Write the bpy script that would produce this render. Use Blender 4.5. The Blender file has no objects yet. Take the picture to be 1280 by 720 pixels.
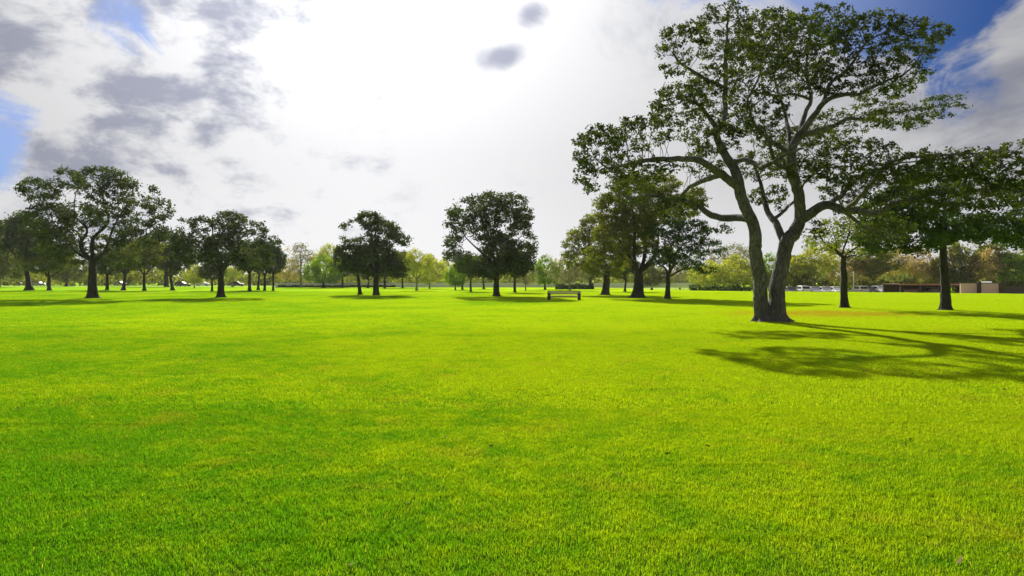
import bpy, math, random
import numpy as np
from mathutils import Vector, noise as mnoise

random.seed(7)
DEBUG = False
rng = np.random.default_rng(7)
S = bpy.context.scene
COL = S.collection
R = math.radians

# ------------------------------------------------------------------ camera, light, exposure
CAM_H, F, HOR = 1.9, 853.33, 350.0          # camera height (m), focal length and horizon row on a 1280 px frame
cam_d = bpy.data.cameras.new('camera')
cam_d.lens = 24.0
cam_d.sensor_width = 36.0
cam_d.clip_start = 0.1
cam_d.clip_end = 9000
cam_d.shift_y = -(360 - HOR) / 1280.0
cam = bpy.data.objects.new('camera', cam_d)
cam.location = (0, 0, CAM_H)
cam.rotation_euler = (R(90), 0, 0)
COL.objects.link(cam)
S.camera = cam

SUN_AZ, SUN_EL = R(-11.5), R(29.0)          # azimuth from +Y towards +X
sun_dir = Vector((math.sin(SUN_AZ) * math.cos(SUN_EL), math.cos(SUN_AZ) * math.cos(SUN_EL), math.sin(SUN_EL)))
sd = bpy.data.lights.new('sun', 'SUN')
sd.energy = 5.0
sd.angle = R(0.8)
sd.color = (1.0, 0.94, 0.82)
so = bpy.data.objects.new('sun', sd)
so.rotation_euler = sun_dir.to_track_quat('Z', 'Y').to_euler()
COL.objects.link(so)

S.view_settings.view_transform = 'Standard'
S.view_settings.look = 'None'
S.view_settings.exposure = 0.7
S.view_settings.gamma = 1.0
S.view_settings.use_curve_mapping = False
S.cycles.max_bounces = 8
S.cycles.transparent_max_bounces = 8
S.cycles.diffuse_bounces = 4
S.cycles.transmission_bounces = 6
S.cycles.use_denoising = True


class N:
    """tiny helper for node trees"""
    def __init__(s, nt):
        s.nt = nt

    def new(s, t, **kw):
        n = s.nt.nodes.new(t)
        for k, v in kw.items():
            setattr(n, k, v)
        return n

    def put(s, sock, v):
        if v is None:
            return
        if isinstance(v, bpy.types.NodeSocket):
            s.nt.links.new(v, sock)
        else:
            sock.default_value = v

    def m(s, op, a, b=None, c=None, clamp=False):
        n = s.new('ShaderNodeMath', operation=op, use_clamp=clamp)
        s.put(n.inputs[0], a); s.put(n.inputs[1], b); s.put(n.inputs[2], c)
        return n.outputs[0]

    def v(s, op, a, b=None, scale=None):
        n = s.new('ShaderNodeVectorMath', operation=op)
        s.put(n.inputs[0], a); s.put(n.inputs[1], b)
        if scale is not None:
            s.put(n.inputs['Scale'], scale)
        return n.outputs['Value'] if op in ('DOT_PRODUCT', 'LENGTH', 'DISTANCE') else n.outputs['Vector']

    def ramp(s, x, lo, hi, a=0.0, b=1.0, smooth=True):
        n = s.new('ShaderNodeMapRange', interpolation_type='SMOOTHSTEP' if smooth else 'LINEAR')
        s.put(n.inputs['Value'], x)
        for k, val in (('From Min', lo), ('From Max', hi), ('To Min', a), ('To Max', b)):
            s.put(n.inputs[k], val)
        return n.outputs['Result']

    def noise(s, vec, scale, detail=4, rough=0.55, dist=0.0):
        n = s.new('ShaderNodeTexNoise')
        s.put(n.inputs['Vector'], vec)
        n.inputs['Scale'].default_value = scale
        n.inputs['Detail'].default_value = detail
        n.inputs['Roughness'].default_value = rough
        n.inputs['Distortion'].default_value = dist
        return n.outputs['Fac']

    def mix(s, f, a, b, mode='MIX'):
        n = s.new('ShaderNodeMix', data_type='RGBA', blend_type=mode)
        s.put(n.inputs[0], f)
        for sk, val in ((n.inputs[6], a), (n.inputs[7], b)):
            s.put(sk, (*val, 1) if isinstance(val, tuple) and len(val) == 3 else val)
        return n.outputs[2]


# ------------------------------------------------------------------ sky
def px_dir(px, py):
    return Vector(((px - 640) / F, 1.0, (HOR - py) / F)).normalized()


W = bpy.data.worlds.new('World')
S.world = W
W.use_nodes = True
W.node_tree.nodes.clear()
w = N(W.node_tree)
sky = w.new('ShaderNodeTexSky', sky_type='NISHITA')
sky.sun_disc = False
sky.sun_elevation = SUN_EL
sky.sun_rotation = SUN_AZ
sky.altitude = 100
sky.air_density = 1.0
sky.dust_density = 0.6
sky.ozone_density = 2.5
tc = w.new('ShaderNodeTexCoord').outputs['Generated']
d = w.v('NORMALIZE', tc)
sep = w.new('ShaderNodeSeparateXYZ'); w.put(sep.inputs[0], d)
dz = sep.outputs['Z']
den = w.m('ADD', w.m('MAXIMUM', dz, 0.0), 0.11)
comb = w.new('ShaderNodeCombineXYZ')
w.put(comb.inputs[0], w.m('DIVIDE', sep.outputs['X'], den))
w.put(comb.inputs[1], w.m('DIVIDE', sep.outputs['Y'], den))
p = comb.outputs[0]                                           # a cloud deck seen in perspective
rot = w.new('ShaderNodeMapping'); w.put(rot.inputs['Vector'], p)
rot.inputs['Rotation'].default_value = (0, 0, R(28))
rot.inputs['Scale'].default_value = (1.0, 0.62, 1.0)
q = rot.outputs[0]
n1 = w.noise(q, 0.9, 9, 0.58, 0.6)
n2 = w.noise(q, 2.3, 8, 0.6, 0.3)


def blob(px, py, r, soft=1.0, wob=0.0, noise_src=None, sx=1.0):
    """1 near the direction (px, py), falling to 0 at an angular radius of r (radians)"""
    c = px_dir(px, py)
    dd = w.v('SUBTRACT', d, tuple(c))
    if sx != 1.0:
        dd = w.v('MULTIPLY', dd, (1.0 / sx, 1.0, 1.0))
    L = w.v('LENGTH', dd)
    if noise_src is not None:
        L = w.m('ADD', L, w.m('MULTIPLY', w.m('SUBTRACT', noise_src, 0.5), wob))
    return w.ramp(L, r * (1 - soft), r, 1.0, 0.0)


# cover: 1 cloud, 0 clear sky
n3 = w.noise(q, 1.5, 10, 0.62, 0.8)
n4 = w.noise(d, 9.0, 9, 0.62, 1.2)
n5 = w.noise(d, 26.0, 5, 0.55, 0.5)
edge = w.m('ADD', w.m('MULTIPLY', n1, 0.5), w.m('MULTIPLY', n4, 0.5))
cs = w.v('DOT_PRODUCT', d, tuple(sun_dir))
ang = w.m('ARCCOSINE', w.m('MINIMUM', cs, 0.99999))
cn = w.m('ADD', w.m('MULTIPLY', n1, 0.35), w.m('ADD', w.m('MULTIPLY', n2, 0.25), w.m('MULTIPLY', n4, 0.40)))
hole = None
for px_, py_, r_, sx_, amp_ in ((1180, -50, 0.17, 1.25, 0.62), (1300, 40, 0.10, 1.0, -0.26), (1255, 95, 0.13, 1.5, 0.17), (1120, 20, 0.06, 1.5, 0.12), (-20, 185, 0.12, 0.8, 0.31),
                                (110, 0, 0.09, 2.0, 0.20), (1010, -30, 0.12, 2.4, 0.24), (190, 40, 0.07, 1.8, 0.20), (840, -20, 0.10, 2.0, 0.16)):
    b = w.m('MULTIPLY', blob(px_, py_, r_, 1.0, 0.0, None, sx_), amp_)
    hole = b if hole is None else w.m('ADD', hole, b)
cn = w.m('ADD', w.m('MULTIPLY', w.m('SUBTRACT', cn, 0.5), 1.5), 0.5)
cover = w.ramp(w.m('SUBTRACT', cn, hole), 0.20, 0.36)

# light through the deck: bright towards the sun, grey and lavender where it is thick
glow = w.m('POWER', w.m('MAXIMUM', w.m('SUBTRACT', 1.0, w.m('DIVIDE', ang, 0.62)), 0.0), 1.5)
n6 = w.noise(w.v('MULTIPLY', d, (1.0, 1.0, 1.9)), 8.5, 12, 0.62, 0.15)
left = blob(90, 70, 0.62, 0.6)
texr = w.m('ADD', w.m('MULTIPLY', n3, 0.65), w.m('MULTIPLY', n4, 0.35))
tex = w.m('ADD', w.m('MULTIPLY', texr, w.m('SUBTRACT', 1.0, left)), w.m('MULTIPLY', w.m('ADD', w.m('MULTIPLY', w.m('SUBTRACT', n6, 0.5), 1.7), 0.5), left))
tex = w.m('ADD', w.m('MULTIPLY', tex, 0.88), w.m('MULTIPLY', n5, 0.12))
tex = w.m('SUBTRACT', tex, w.ramp(ang, 0.20, 0.46, 0.17, 0.0))
tex = w.m('SUBTRACT', tex, w.ramp(dz, 0.05, 0.24, 0.12, 0.0))               # long path near the horizon: even white
for px_, py_, r_, s_, amp in ((285, 0, 0.12, 1.1, 0.26), (168, 140, 0.055, 1.5, 0.12), (110, 160, 0.04, 3.4, 0.07), (610, 76, 0.040, 1.2, 0.36), (640, 68, 0.034, 1.2, 0.33),
                              (664, 17, 0.034, 1.3, 0.40), (165, 95, 0.28, 1.6, 0.17), (150, 192, 0.03, 4.0, 0.12), (30, 20, 0.10, 1.6, -0.04), (235, 50, 0.05, 1.6, -0.13), (45, 125, 0.08, 1.6, -0.10),
                              (215, 82, 0.035, 1.6, -0.16), (90, 30, 0.05, 2.0, -0.07), (700, 240, 0.04, 3.0, 0.06), (20, 60, 0.12, 1.4, -0.06), (700, 190, 0.20, 1.3, -0.10), (860, 120, 0.2, 1.2, -0.03), (1240, 140, 0.26, 1.4, 0.08), (1180, 90, 0.06, 1.2, -0.05)):
    tex = w.m('ADD', tex, w.m('MULTIPLY', blob(px_, py_, r_, 1.0, 0.0, None, s_), amp))
thick = w.m('MULTIPLY', w.ramp(tex, 0.41, 0.72), 0.85)
ccol = w.mix(thick, (0.80, 0.80, 0.815), (0.29, 0.31, 0.41))
bright = w.m('ADD', w.m('ADD', 0.28, w.m('MULTIPLY', glow, 0.80)), w.ramp(ang, 0.5, 1.3, 0.19, 0.0))
bright = w.m('ADD', bright, w.ramp(dz, 0.0, 0.2, 0.14, 0.0))
ccol = w.v('SCALE', ccol, scale=bright)
clear = w.v('SCALE', sky.outputs[0], scale=0.048)
clear = w.mix(0.8, clear, w.v('MULTIPLY', clear, (0.10, 0.42, 1.15)))
clear = w.v('SCALE', clear, scale=w.ramp(ang, 0.2, 0.75, 0.8, 0.60))
veil = w.ramp(ang, 0.50, 0.78, 1.0, 0.0)
clear = w.v('ADD', clear, w.v('SCALE', (0.15, 0.155, 0.17), scale=veil))
out_c = w.mix(cover, clear, ccol)
bg = w.new('ShaderNodeBackground')
w.put(bg.inputs['Color'], out_c)
bg.inputs['Strength'].default_value = 1.0
wo = w.new('ShaderNodeOutputWorld')
W.node_tree.links.new(bg.outputs[0], wo.inputs[0])


# ------------------------------------------------------------------ materials
def mat(name):
    m = bpy.data.materials.new(name)
    m.use_nodes = True
    m.node_tree.nodes.clear()
    return m, N(m.node_tree)


def finish(m, n, shader):
    o = n.new('ShaderNodeOutputMaterial')
    m.node_tree.links.new(shader, o.inputs['Surface'])
    return m


def simple(name, col, rough=0.6, metal=0.0, var=0.15, scale=6.0, bump=0.0):
    m, n = mat(name)
    g = n.new('ShaderNodeTexCoord').outputs['Object']
    f = n.noise(g, scale, 5, 0.6)
    c = n.mix(f, tuple(x * (1 - var) for x in col), tuple(min(1, x * (1 + var)) for x in col))
    b = n.new('ShaderNodeBsdfPrincipled')
    n.put(b.inputs['Base Color'], c)
    b.inputs['Roughness'].default_value = rough
    b.inputs['Metallic'].default_value = metal
    if bump:
        bn = n.new('ShaderNodeBump')
        bn.inputs['Strength'].default_value = bump
        n.put(bn.inputs['Height'], f)
        n.put(b.inputs['Normal'], bn.outputs[0])
    return finish(m, n, b.outputs[0])


def leaf_mat(name, dark, light, trans=0.4, tint=1.0):
    """two-sided leaves: diffuse, some light passing through, a slight sheen"""
    m, n = mat(name)
    rnd = n.new('ShaderNodeNewGeometry').outputs['Random Per Island']
    at = n.new('ShaderNodeAttribute', attribute_name='tone').outputs['Fac']
    f = n.m('ADD', n.m('MULTIPLY', rnd, 0.45), n.m('MULTIPLY', at, 0.6), clamp=True)
    c = n.mix(f, dark, light)
    di = n.new('ShaderNodeBsdfDiffuse'); n.put(di.inputs['Color'], c)
    tr = n.new('ShaderNodeBsdfTranslucent')
    n.put(tr.inputs['Color'], n.v('MULTIPLY', c, (1.5 * tint, 1.45 * tint, 0.45 * tint)))
    gl = n.new('ShaderNodeBsdfGlossy'); gl.inputs['Roughness'].default_value = 0.42
    gl.inputs['Color'].default_value = (0.5, 0.5, 0.5, 1)
    a = n.new('ShaderNodeMixShader'); a.inputs[0].default_value = trans
    n.nt.links.new(di.outputs[0], a.inputs[1]); n.nt.links.new(tr.outputs[0], a.inputs[2])
    b = n.new('ShaderNodeMixShader'); b.inputs[0].default_value = 0.03
    n.nt.links.new(a.outputs[0], b.inputs[1]); n.nt.links.new(gl.outputs[0], b.inputs[2])
    return finish(m, n, b.outputs[0])


def bark_mat(name, dark, light):
    m, n = mat(name)
    g = n.new('ShaderNodeTexCoord').outputs['Object']
    mp = n.new('ShaderNodeMapping'); n.put(mp.inputs['Vector'], g)
    mp.inputs['Scale'].default_value = (5.5, 5.5, 1.2)
    vo = n.new('ShaderNodeTexVoronoi', feature='DISTANCE_TO_EDGE')
    wob = n.v('ADD', mp.outputs[0], n.v('SCALE', n.new('ShaderNodeTexNoise').outputs['Color'], scale=0.8))
    n.put(vo.inputs['Vector'], wob)
    vo.inputs['Scale'].default_value = 1.3
    crack = n.ramp(vo.outputs['Distance'], 0.0, 0.22)
    big = n.noise(g, 1.1, 6, 0.6)
    fine = n.noise(mp.outputs[0], 3.0, 6, 0.65)
    f = n.m('MULTIPLY', n.m('ADD', n.m('MULTIPLY', crack, 0.28), n.m('MULTIPLY', n.ramp(fine, 0.3, 0.7), 0.62)), n.ramp(big, 0.32, 0.66, 0.45, 1.25), clamp=True)
    c = n.mix(f, dark, light)
    b = n.new('ShaderNodeBsdfPrincipled'); n.put(b.inputs['Base Color'], c)
    b.inputs['Roughness'].default_value = 0.9
    bn = n.new('ShaderNodeBump'); bn.inputs['Strength'].default_value = 0.9; bn.inputs['Distance'].default_value = 0.10
    n.put(bn.inputs['Height'], n.m('ADD', n.m('MULTIPLY', crack, 0.5), fine))
    n.put(b.inputs['Normal'], bn.outputs[0])
    return finish(m, n, b.outputs[0])


def turf_colour(n, pos, blade=None):
    """green of the lawn as it varies over the field (world metres)"""
    flat = n.v('MULTIPLY', pos, (1, 1, 0))
    a = n.noise(flat, 0.10, 4, 0.55, 0.5)
    b = n.noise(flat, 0.55, 5, 0.6, 0.4)
    c_ = n.noise(flat, 2.6, 4, 0.6)
    f = n.m('ADD', n.m('ADD', n.m('MULTIPLY', a, 0.55), n.m('MULTIPLY', b, 0.40)), n.m('MULTIPLY', n.m('SUBTRACT', c_, 0.5), 0.5))
    f = n.m('ADD', f, 0.14)
    s3 = n.new('ShaderNodeSeparateXYZ'); n.put(s3.inputs[0], pos)
    # the sward is lusher at the left and drier, yellower to the right
    side = n.ramp(n.m('DIVIDE', s3.outputs['X'], n.m('ADD', n.m('MAXIMUM', s3.outputs['Y'], 0.0), 3.0)), -0.55, 0.6, -0.08, 0.10)
    near = n.ramp(s3.outputs['Y'], 3.0, 14.0, -0.09, 0.03)  # near turf darkened: light growing with distance is put into the colour
    f = n.m('ADD', n.m('ADD', f, side), near)
    g = n.ramp(f, 0.40, 0.74)
    col = n.mix(g, (0.095, 0.265, 0.012), (0.280, 0.410, 0.012))
    dry = n.m('MULTIPLY', n.ramp(n.noise(flat, 0.9, 5, 0.65), 0.52, 0.70), 0.45)
    col = n.mix(dry, col, (0.30, 0.30, 0.04))
    spots = n.ramp(n.noise(flat, 1.15, 5, 0.6, 0.3), 0.70, 0.76)
    col = n.mix(n.m('MULTIPLY', spots, 0.75), col, (0.085, 0.060, 0.022))
    # trodden earth under the big oak
    e = n.v('LENGTH', n.v('MULTIPLY', n.v('SUBTRACT', flat, (17.5, 38.5, 0)), (0.17, 0.26, 0)))
    e = n.m('ADD', e, n.m('MULTIPLY', n.m('SUBTRACT', b, 0.5), 1.4))
    e = n.m('ADD', e, n.m('MULTIPLY', n.m('SUBTRACT', c_, 0.5), 1.6))
    earth = n.ramp(e, 0.35, 1.30, 0.62, 0.0)
    col = n.mix(earth, col, (0.30, 0.19, 0.050))
    return col, c_


def grass_mat():
    m, n = mat('grass_blades')
    geo = n.new('ShaderNodeNewGeometry')
    col, _ = turf_colour(n, geo.outputs['Position'])
    tone = n.new('ShaderNodeAttribute', attribute_name='tone').outputs['Fac']
    rnd = n.m('MULTIPLY', n.m('ADD', tone, 0.0), 1.0)
    col = n.v('SCALE', col, scale=n.ramp(rnd, 0, 1, 0.72, 1.20, smooth=False))
    col = n.mix(n.ramp(rnd, 0.93, 0.97, 0.0, 0.6), col, (0.42, 0.40, 0.10))
    di = n.new('ShaderNodeBsdfDiffuse'); n.put(di.inputs['Color'], col)
    tr = n.new('ShaderNodeBsdfTranslucent'); n.put(tr.inputs['Color'], n.v('MULTIPLY', col, (1.75, 1.6, 0.35)))
    a = n.new('ShaderNodeMixShader'); a.inputs[0].default_value = 0.5
    n.nt.links.new(di.outputs[0], a.inputs[1]); n.nt.links.new(tr.outputs[0], a.inputs[2])
    return finish(m, n, a.outputs[0])


def ground_mat():
    m, n = mat('turf_ground')
    geo = n.new('ShaderNodeNewGeometry')
    pos = geo.outputs['Position']
    col, c_ = turf_colour(n, pos)
    L = n.v('LENGTH', n.v('MULTIPLY', pos, (1, 1, 0)))
    far_turf = n.ramp(L, 9, 48, 0.0, 1.0)
    fine = n.noise(pos, 22, 4, 0.65)
    soil = n.mix(fine, (0.035, 0.075, 0.010), (0.09, 0.19, 0.015))
    farc = n.v('MULTIPLY', n.v('SCALE', col, scale=n.ramp(fine, 0.2, 0.8, 1.25, 1.75)), (1.0, 1.0, 0.6))  # glow of backlit blades is put into the far ground colour
    c = n.mix(far_turf, soil, farc)
    b = n.new('ShaderNodeBsdfPrincipled'); n.put(b.inputs['Base Color'], c)
    b.inputs['Roughness'].default_value = 1.0
    b.inputs['Specular IOR Level'].default_value = 0.0
    bn = n.new('ShaderNodeBump'); bn.inputs['Strength'].default_value = 0.6; bn.inputs['Distance'].default_value = 0.05
    n.put(bn.inputs['Height'], n.m('ADD', n.noise(pos, 9, 5, 0.7), n.m('MULTIPLY', c_, 2.0)))
    n.put(b.inputs['Normal'], bn.outputs[0])
    return finish(m, n, b.outputs[0])


M = dict(
    ground=ground_mat(), blade=grass_mat(),
    oak=leaf_mat('oak_leaves', (0.014, 0.025, 0.007), (0.085, 0.120, 0.020), 0.44),
    oak_far=leaf_mat('oak_leaves_dark', (0.024, 0.042, 0.020), (0.085, 0.120, 0.045), 0.40),
    olive=leaf_mat('olive_leaves', (0.055, 0.075, 0.010), (0.22, 0.24, 0.030), 0.44),
    yellow=leaf_mat('yellow_green_leaves', (0.19, 0.23, 0.035), (0.48, 0.50, 0.11), 0.48),
    bright=leaf_mat('bright_green_leaves', (0.09, 0.17, 0.012), (0.28, 0.42, 0.030), 0.48),
    tan=leaf_mat('tan_leaves', (0.24, 0.18, 0.09), (0.60, 0.47, 0.29), 0.42, 0.8),
    litter=simple('dead_leaves', (0.13, 0.075, 0.03), 1.0, var=.5, scale=3),
    grey=leaf_mat('grey_twigs', (0.13, 0.13, 0.09), (0.36, 0.35, 0.27), 0.34, 0.8),  # grey-brown twigs; some distance haze is put into this pale colour
    mid=leaf_mat('mid_green_leaves', (0.016, 0.040, 0.008), (0.070, 0.130, 0.018), 0.42),
    slender=leaf_mat('yellowish_leaves', (0.06, 0.09, 0.010), (0.22, 0.27, 0.026), 0.45),
    bark=bark_mat('oak_bark', (0.032, 0.029, 0.030), (0.215, 0.200, 0.200)),
    bark_dark=bark_mat('dark_bark', (0.014, 0.012, 0.012), (0.050, 0.043, 0.040)),
    bark_grey=bark_mat('grey_bark', (0.12, 0.11, 0.10), (0.30, 0.28, 0.26)),
)


# ------------------------------------------------------------------ tags
def tag(o, label=None, cat=None, group=None, kind=None):
    if label: o['label'] = label
    if cat: o['category'] = cat
    if group: o['group'] = group
    if kind: o['kind'] = kind
    return o


def link(name, mesh, parent=None, loc=None):
    o = bpy.data.objects.new(name, mesh)
    COL.objects.link(o)
    if parent is not None:
        o.parent = parent
    if loc is not None:
        o.location = loc
    return o


def thing(name, loc, label, cat, group=None, rotz=0.0):
    o = bpy.data.objects.new(name, None)
    COL.objects.link(o)
    o.location = loc
    o.rotation_euler = (0, 0, rotz)
    o.empty_display_size = 0.3
    return tag(o, label, cat, group)


def np_mesh(name, V, faces4=None, faces3=None, material=None, smooth=True, tone=None):
    """mesh from numpy arrays of quads and triangles"""
    me = bpy.data.meshes.new(name)
    V = np.asarray(V, dtype=np.float32)
    q = np.zeros((0, 4), np.int32) if faces4 is None else np.asarray(faces4, np.int32).reshape(-1, 4)
    t = np.zeros((0, 3), np.int32) if faces3 is None else np.asarray(faces3, np.int32).reshape(-1, 3)
    me.vertices.add(len(V)); me.vertices.foreach_set('co', V.ravel())
    loops = np.concatenate([q.ravel(), t.ravel()]).astype(np.int32)
    me.loops.add(len(loops)); me.loops.foreach_set('vertex_index', loops)
    nf = len(q) + len(t)
    me.polygons.add(nf)
    st = np.concatenate([np.arange(len(q)) * 4, len(q) * 4 + np.arange(len(t)) * 3]).astype(np.int32)
    me.polygons.foreach_set('loop_start', st)
    me.polygons.foreach_set('use_smooth', np.full(nf, smooth, dtype=bool))
    if tone is not None:
        at = me.attributes.new('tone', 'FLOAT', 'POINT')
        at.data.foreach_set('value', np.asarray(tone, np.float32))
    me.update(calc_edges=True)
    if material:
        me.materials.append(material)
    return me


# ------------------------------------------------------------------ terrain
def smooth(t):
    t = min(1.0, max(0.0, t))
    return t * t * (3 - 2 * t)


def gz(x, y):
    z = 0.02 * math.sin(x * 0.31 + 1.3) * math.cos(y * 0.27) + 0.03 * math.sin(x * 0.09) * math.sin(y * 0.11 + 0.5)
    z *= smooth((60 - y) / 60) if y > 0 else 1
    yc = 110 - (x - 47) * 0.85                                   # the lawn ends in a low bank before the car park on the right
    z -= 0.75 * smooth((x - 22) / 14) * smooth((y - yc) / 12)
    return z


def G(px, py):
    D = CAM_H * F / (py - HOR)
    x = (px - 640) / F * D
    return Vector((x, D, gz(x, D)))


def at(px, py, D, dz=0.0):
    """world point seen at a pixel, D + dz metres away"""
    y = D + dz
    return Vector(((px - 640) / F * y, y, CAM_H - (py - HOR) / F * y))


def build_ground():
    a = [0]
    s = 2.0
    while a[-1] < 3500:
        a.append(a[-1] + s)
        if a[-1] > 130: s *= 1.22
    xs = np.array([-v for v in a[:0:-1]] + a)
    ys = np.array([-v for v in a[:0:-4]] + a)
    V = [(x, y, gz(x, y)) for y in ys for x in xs]
    nx = len(xs)
    i = np.arange(len(ys) - 1)[:, None] * nx + np.arange(nx - 1)[None, :]
    i = i.ravel()
    q = np.stack([i, i + 1, i + nx + 1, i + nx], 1)
    me = np_mesh('ground', V, q, material=M['ground'])
    tag(link('ground', me), kind='structure')


build_ground()


# ------------------------------------------------------------------ grass blades (geometry nodes: patches of blades set out over the lawn)
def blades(n, size, h0, h1, wd, seed, seg2=True):
    r = np.random.default_rng(seed)
    x = (r.random(n) - .5) * size * 1.08
    y = (r.random(n) - .5) * size * 1.08
    # tufts: height and lean follow a low-frequency field
    k = 2 * np.pi / size
    ph = r.random(6) * 6.28
    fld = (np.sin(3 * k * x + ph[0]) * np.sin(4 * k * y + ph[1]) + np.sin(7 * k * x + 5 * k * y + ph[2]) * .6 + np.sin(9 * k * y - 6 * k * x + ph[3]) * .5) / 2.1
    h = (h0 + (h1 - h0) * r.random(n)) * (1 + 0.28 * fld)
    az = r.random(n) * 6.283
    lean = h * (0.25 + 0.55 * r.random(n))
    la = az + r.normal(0, .5, n)
    wv = wd * (0.7 + 0.6 * r.random(n))
    dx, dy = np.cos(az + 1.571) * wv / 2, np.sin(az + 1.571) * wv / 2
    lx, ly = np.cos(la) * lean, np.sin(la) * lean
    z0 = np.full(n, -0.006)
    tone = np.clip(r.normal(0.5, 0.24, n) + 0.12 * fld, 0, 1)
    if seg2:
        V = np.stack([
            np.stack([x - dx, y - dy, z0], 1), np.stack([x + dx, y + dy, z0], 1),
            np.stack([x + dx * .8 + lx * .35, y + dy * .8 + ly * .35, h * .6], 1), np.stack([x - dx * .8 + lx * .35, y - dy * .8 + ly * .35, h * .6], 1),
            np.stack([x + lx, y + ly, h * .93], 1)], 1).reshape(-1, 3)
        b = np.arange(n) * 5
        q = np.stack([b, b + 1, b + 2, b + 3], 1)
        t = np.stack([b + 3, b + 2, b + 4], 1)
        return V, q, t, np.repeat(tone, 5)
    V = np.stack([np.stack([x - dx, y - dy, z0], 1), np.stack([x + dx, y + dy, z0], 1), np.stack([x + lx, y + ly, h], 1)], 1).reshape(-1, 3)
    b = np.arange(n) * 3
    return V, np.zeros((0, 4), int), np.stack([b, b + 1, b + 2], 1), np.repeat(tone, 3)


def build_grass():
    rings = [  # near, far, patch size, blades, h0, h1, width, two segments, variants
        (1.6, 10, 1.0, 9000, .026, .052, .0048, True, 3),
        (10, 26, 1.0, 3600, .027, .052, .0085, True, 3),
        (26, 62, 2.0, 3600, .032, .060, .020, False, 3),
        (62, 112, 4.0, 4200, .04, .065, .045, False, 2),
    ]
    Vs, Qs, Ts, tones, var, rotz = [], [], [], [], [], []
    pts = []
    off = 0
    vid = 0
    for (d0, d1, ps, nb, h0, h1, wd, s2, nv) in rings:
        ids = []
        for k in range(nv):
            V, q, t, tn = blades(nb, ps, h0, h1, wd, 100 + vid, s2)
            Vs.append(V); Qs.append(q + off); Ts.append(t + off); tones.append(tn)
            var.append(np.full(len(V), vid)); off += len(V)
            ids.append(vid); vid += 1
        gx = int(d1 * 0.86 / ps) + 3
        for iy in range(int(d0 / ps) - 1, int(d1 / ps) + 1):
            y = (iy + .5) * ps
            if y < d0 - ps * .5 or y >= d1 + ps * .5 - 1e-6:
                continue
            for ix in range(-gx, gx + 1):
                x = (ix + .5 * (iy % 2)) * ps
                if abs(x) > y * 0.80 + 1.5 + ps:
                    continue
                if y < 0.5: continue
                pts.append((x + random.uniform(-.05, .05) * ps, y, gz(x, y), random.choice(ids), random.randrange(4) * math.pi / 2, random.uniform(.85, 1.15)))
    P = np.array(pts)
    nP = len(P)
    V = np.concatenate(Vs + [P[:, :3]])
    me = np_mesh('grass', V, np.concatenate(Qs), np.concatenate(Ts), M['blade'], smooth=False, tone=np.concatenate(tones + [np.zeros(nP)]))
    isp = np.concatenate([np.zeros(off), np.ones(nP)])
    vr = np.concatenate(var + [P[:, 3]])
    rz = np.concatenate([np.zeros(off), P[:, 4]])
    sc = np.concatenate([np.zeros(off), P[:, 5]])
    for nm, arr in (('is_point', isp), ('variant', vr), ('turn', rz), ('tall', sc)):
        a = me.attributes.new(nm, 'FLOAT', 'POINT')
        a.data.foreach_set('value', arr.astype(np.float32))
    o = tag(link('grass', me), 'short bright green mown grass covering the open park lawn', 'grass', kind='stuff')
    ng = bpy.data.node_groups.new('grass_patches', 'GeometryNodeTree')
    ng.interface.new_socket('Geometry', in_out='INPUT', socket_type='NodeSocketGeometry')
    ng.interface.new_socket('Geometry', in_out='OUTPUT', socket_type='NodeSocketGeometry')
    nn, ln = ng.nodes, ng.links
    gi, go = nn.new('NodeGroupInput'), nn.new('NodeGroupOutput')

    def attr(nm):
        a = nn.new('GeometryNodeInputNamedAttribute'); a.data_type = 'FLOAT'; a.inputs['Name'].default_value = nm
        return a.outputs['Attribute']

    def cmp(src, val):
        c = nn.new('FunctionNodeCompare'); c.data_type = 'FLOAT'; c.operation = 'EQUAL'
        ln.new(src, c.inputs['A']); c.inputs['B'].default_value = val; c.inputs['Epsilon'].default_value = 0.1
        return c.outputs['Result']

    def sepg(geo, sel):
        s = nn.new('GeometryNodeSeparateGeometry'); s.domain = 'POINT'
        ln.new(geo, s.inputs['Geometry']); ln.new(sel, s.inputs['Selection'])
        return s.outputs['Selection'], s.outputs['Inverted']
    ptg, blg = sepg(gi.outputs[0], cmp(attr('is_point'), 1.0))
    join = nn.new('GeometryNodeJoinGeometry')
    for k in range(vid):
        bsel, _ = sepg(blg, cmp(attr('variant'), float(k)))
        psel, _ = sepg(ptg, cmp(attr('variant'), float(k)))
        ins = nn.new('GeometryNodeInstanceOnPoints')
        ln.new(psel, ins.inputs['Points']); ln.new(bsel, ins.inputs['Instance'])
        cb = nn.new('ShaderNodeCombineXYZ'); ln.new(attr('turn'), cb.inputs['Z'])
        ln.new(cb.outputs[0], ins.inputs['Rotation'])
        cs_ = nn.new('ShaderNodeCombineXYZ'); cs_.inputs[0].default_value = 1; cs_.inputs[1].default_value = 1
        ln.new(attr('tall'), cs_.inputs['Z'])
        ln.new(cs_.outputs[0], ins.inputs['Scale'])
        ln.new(ins.outputs[0], join.inputs[0])
    ln.new(join.outputs[0], go.inputs[0])
    md = o.modifiers.new('patches', 'NODES')
    md.node_group = ng


build_grass()


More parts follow.
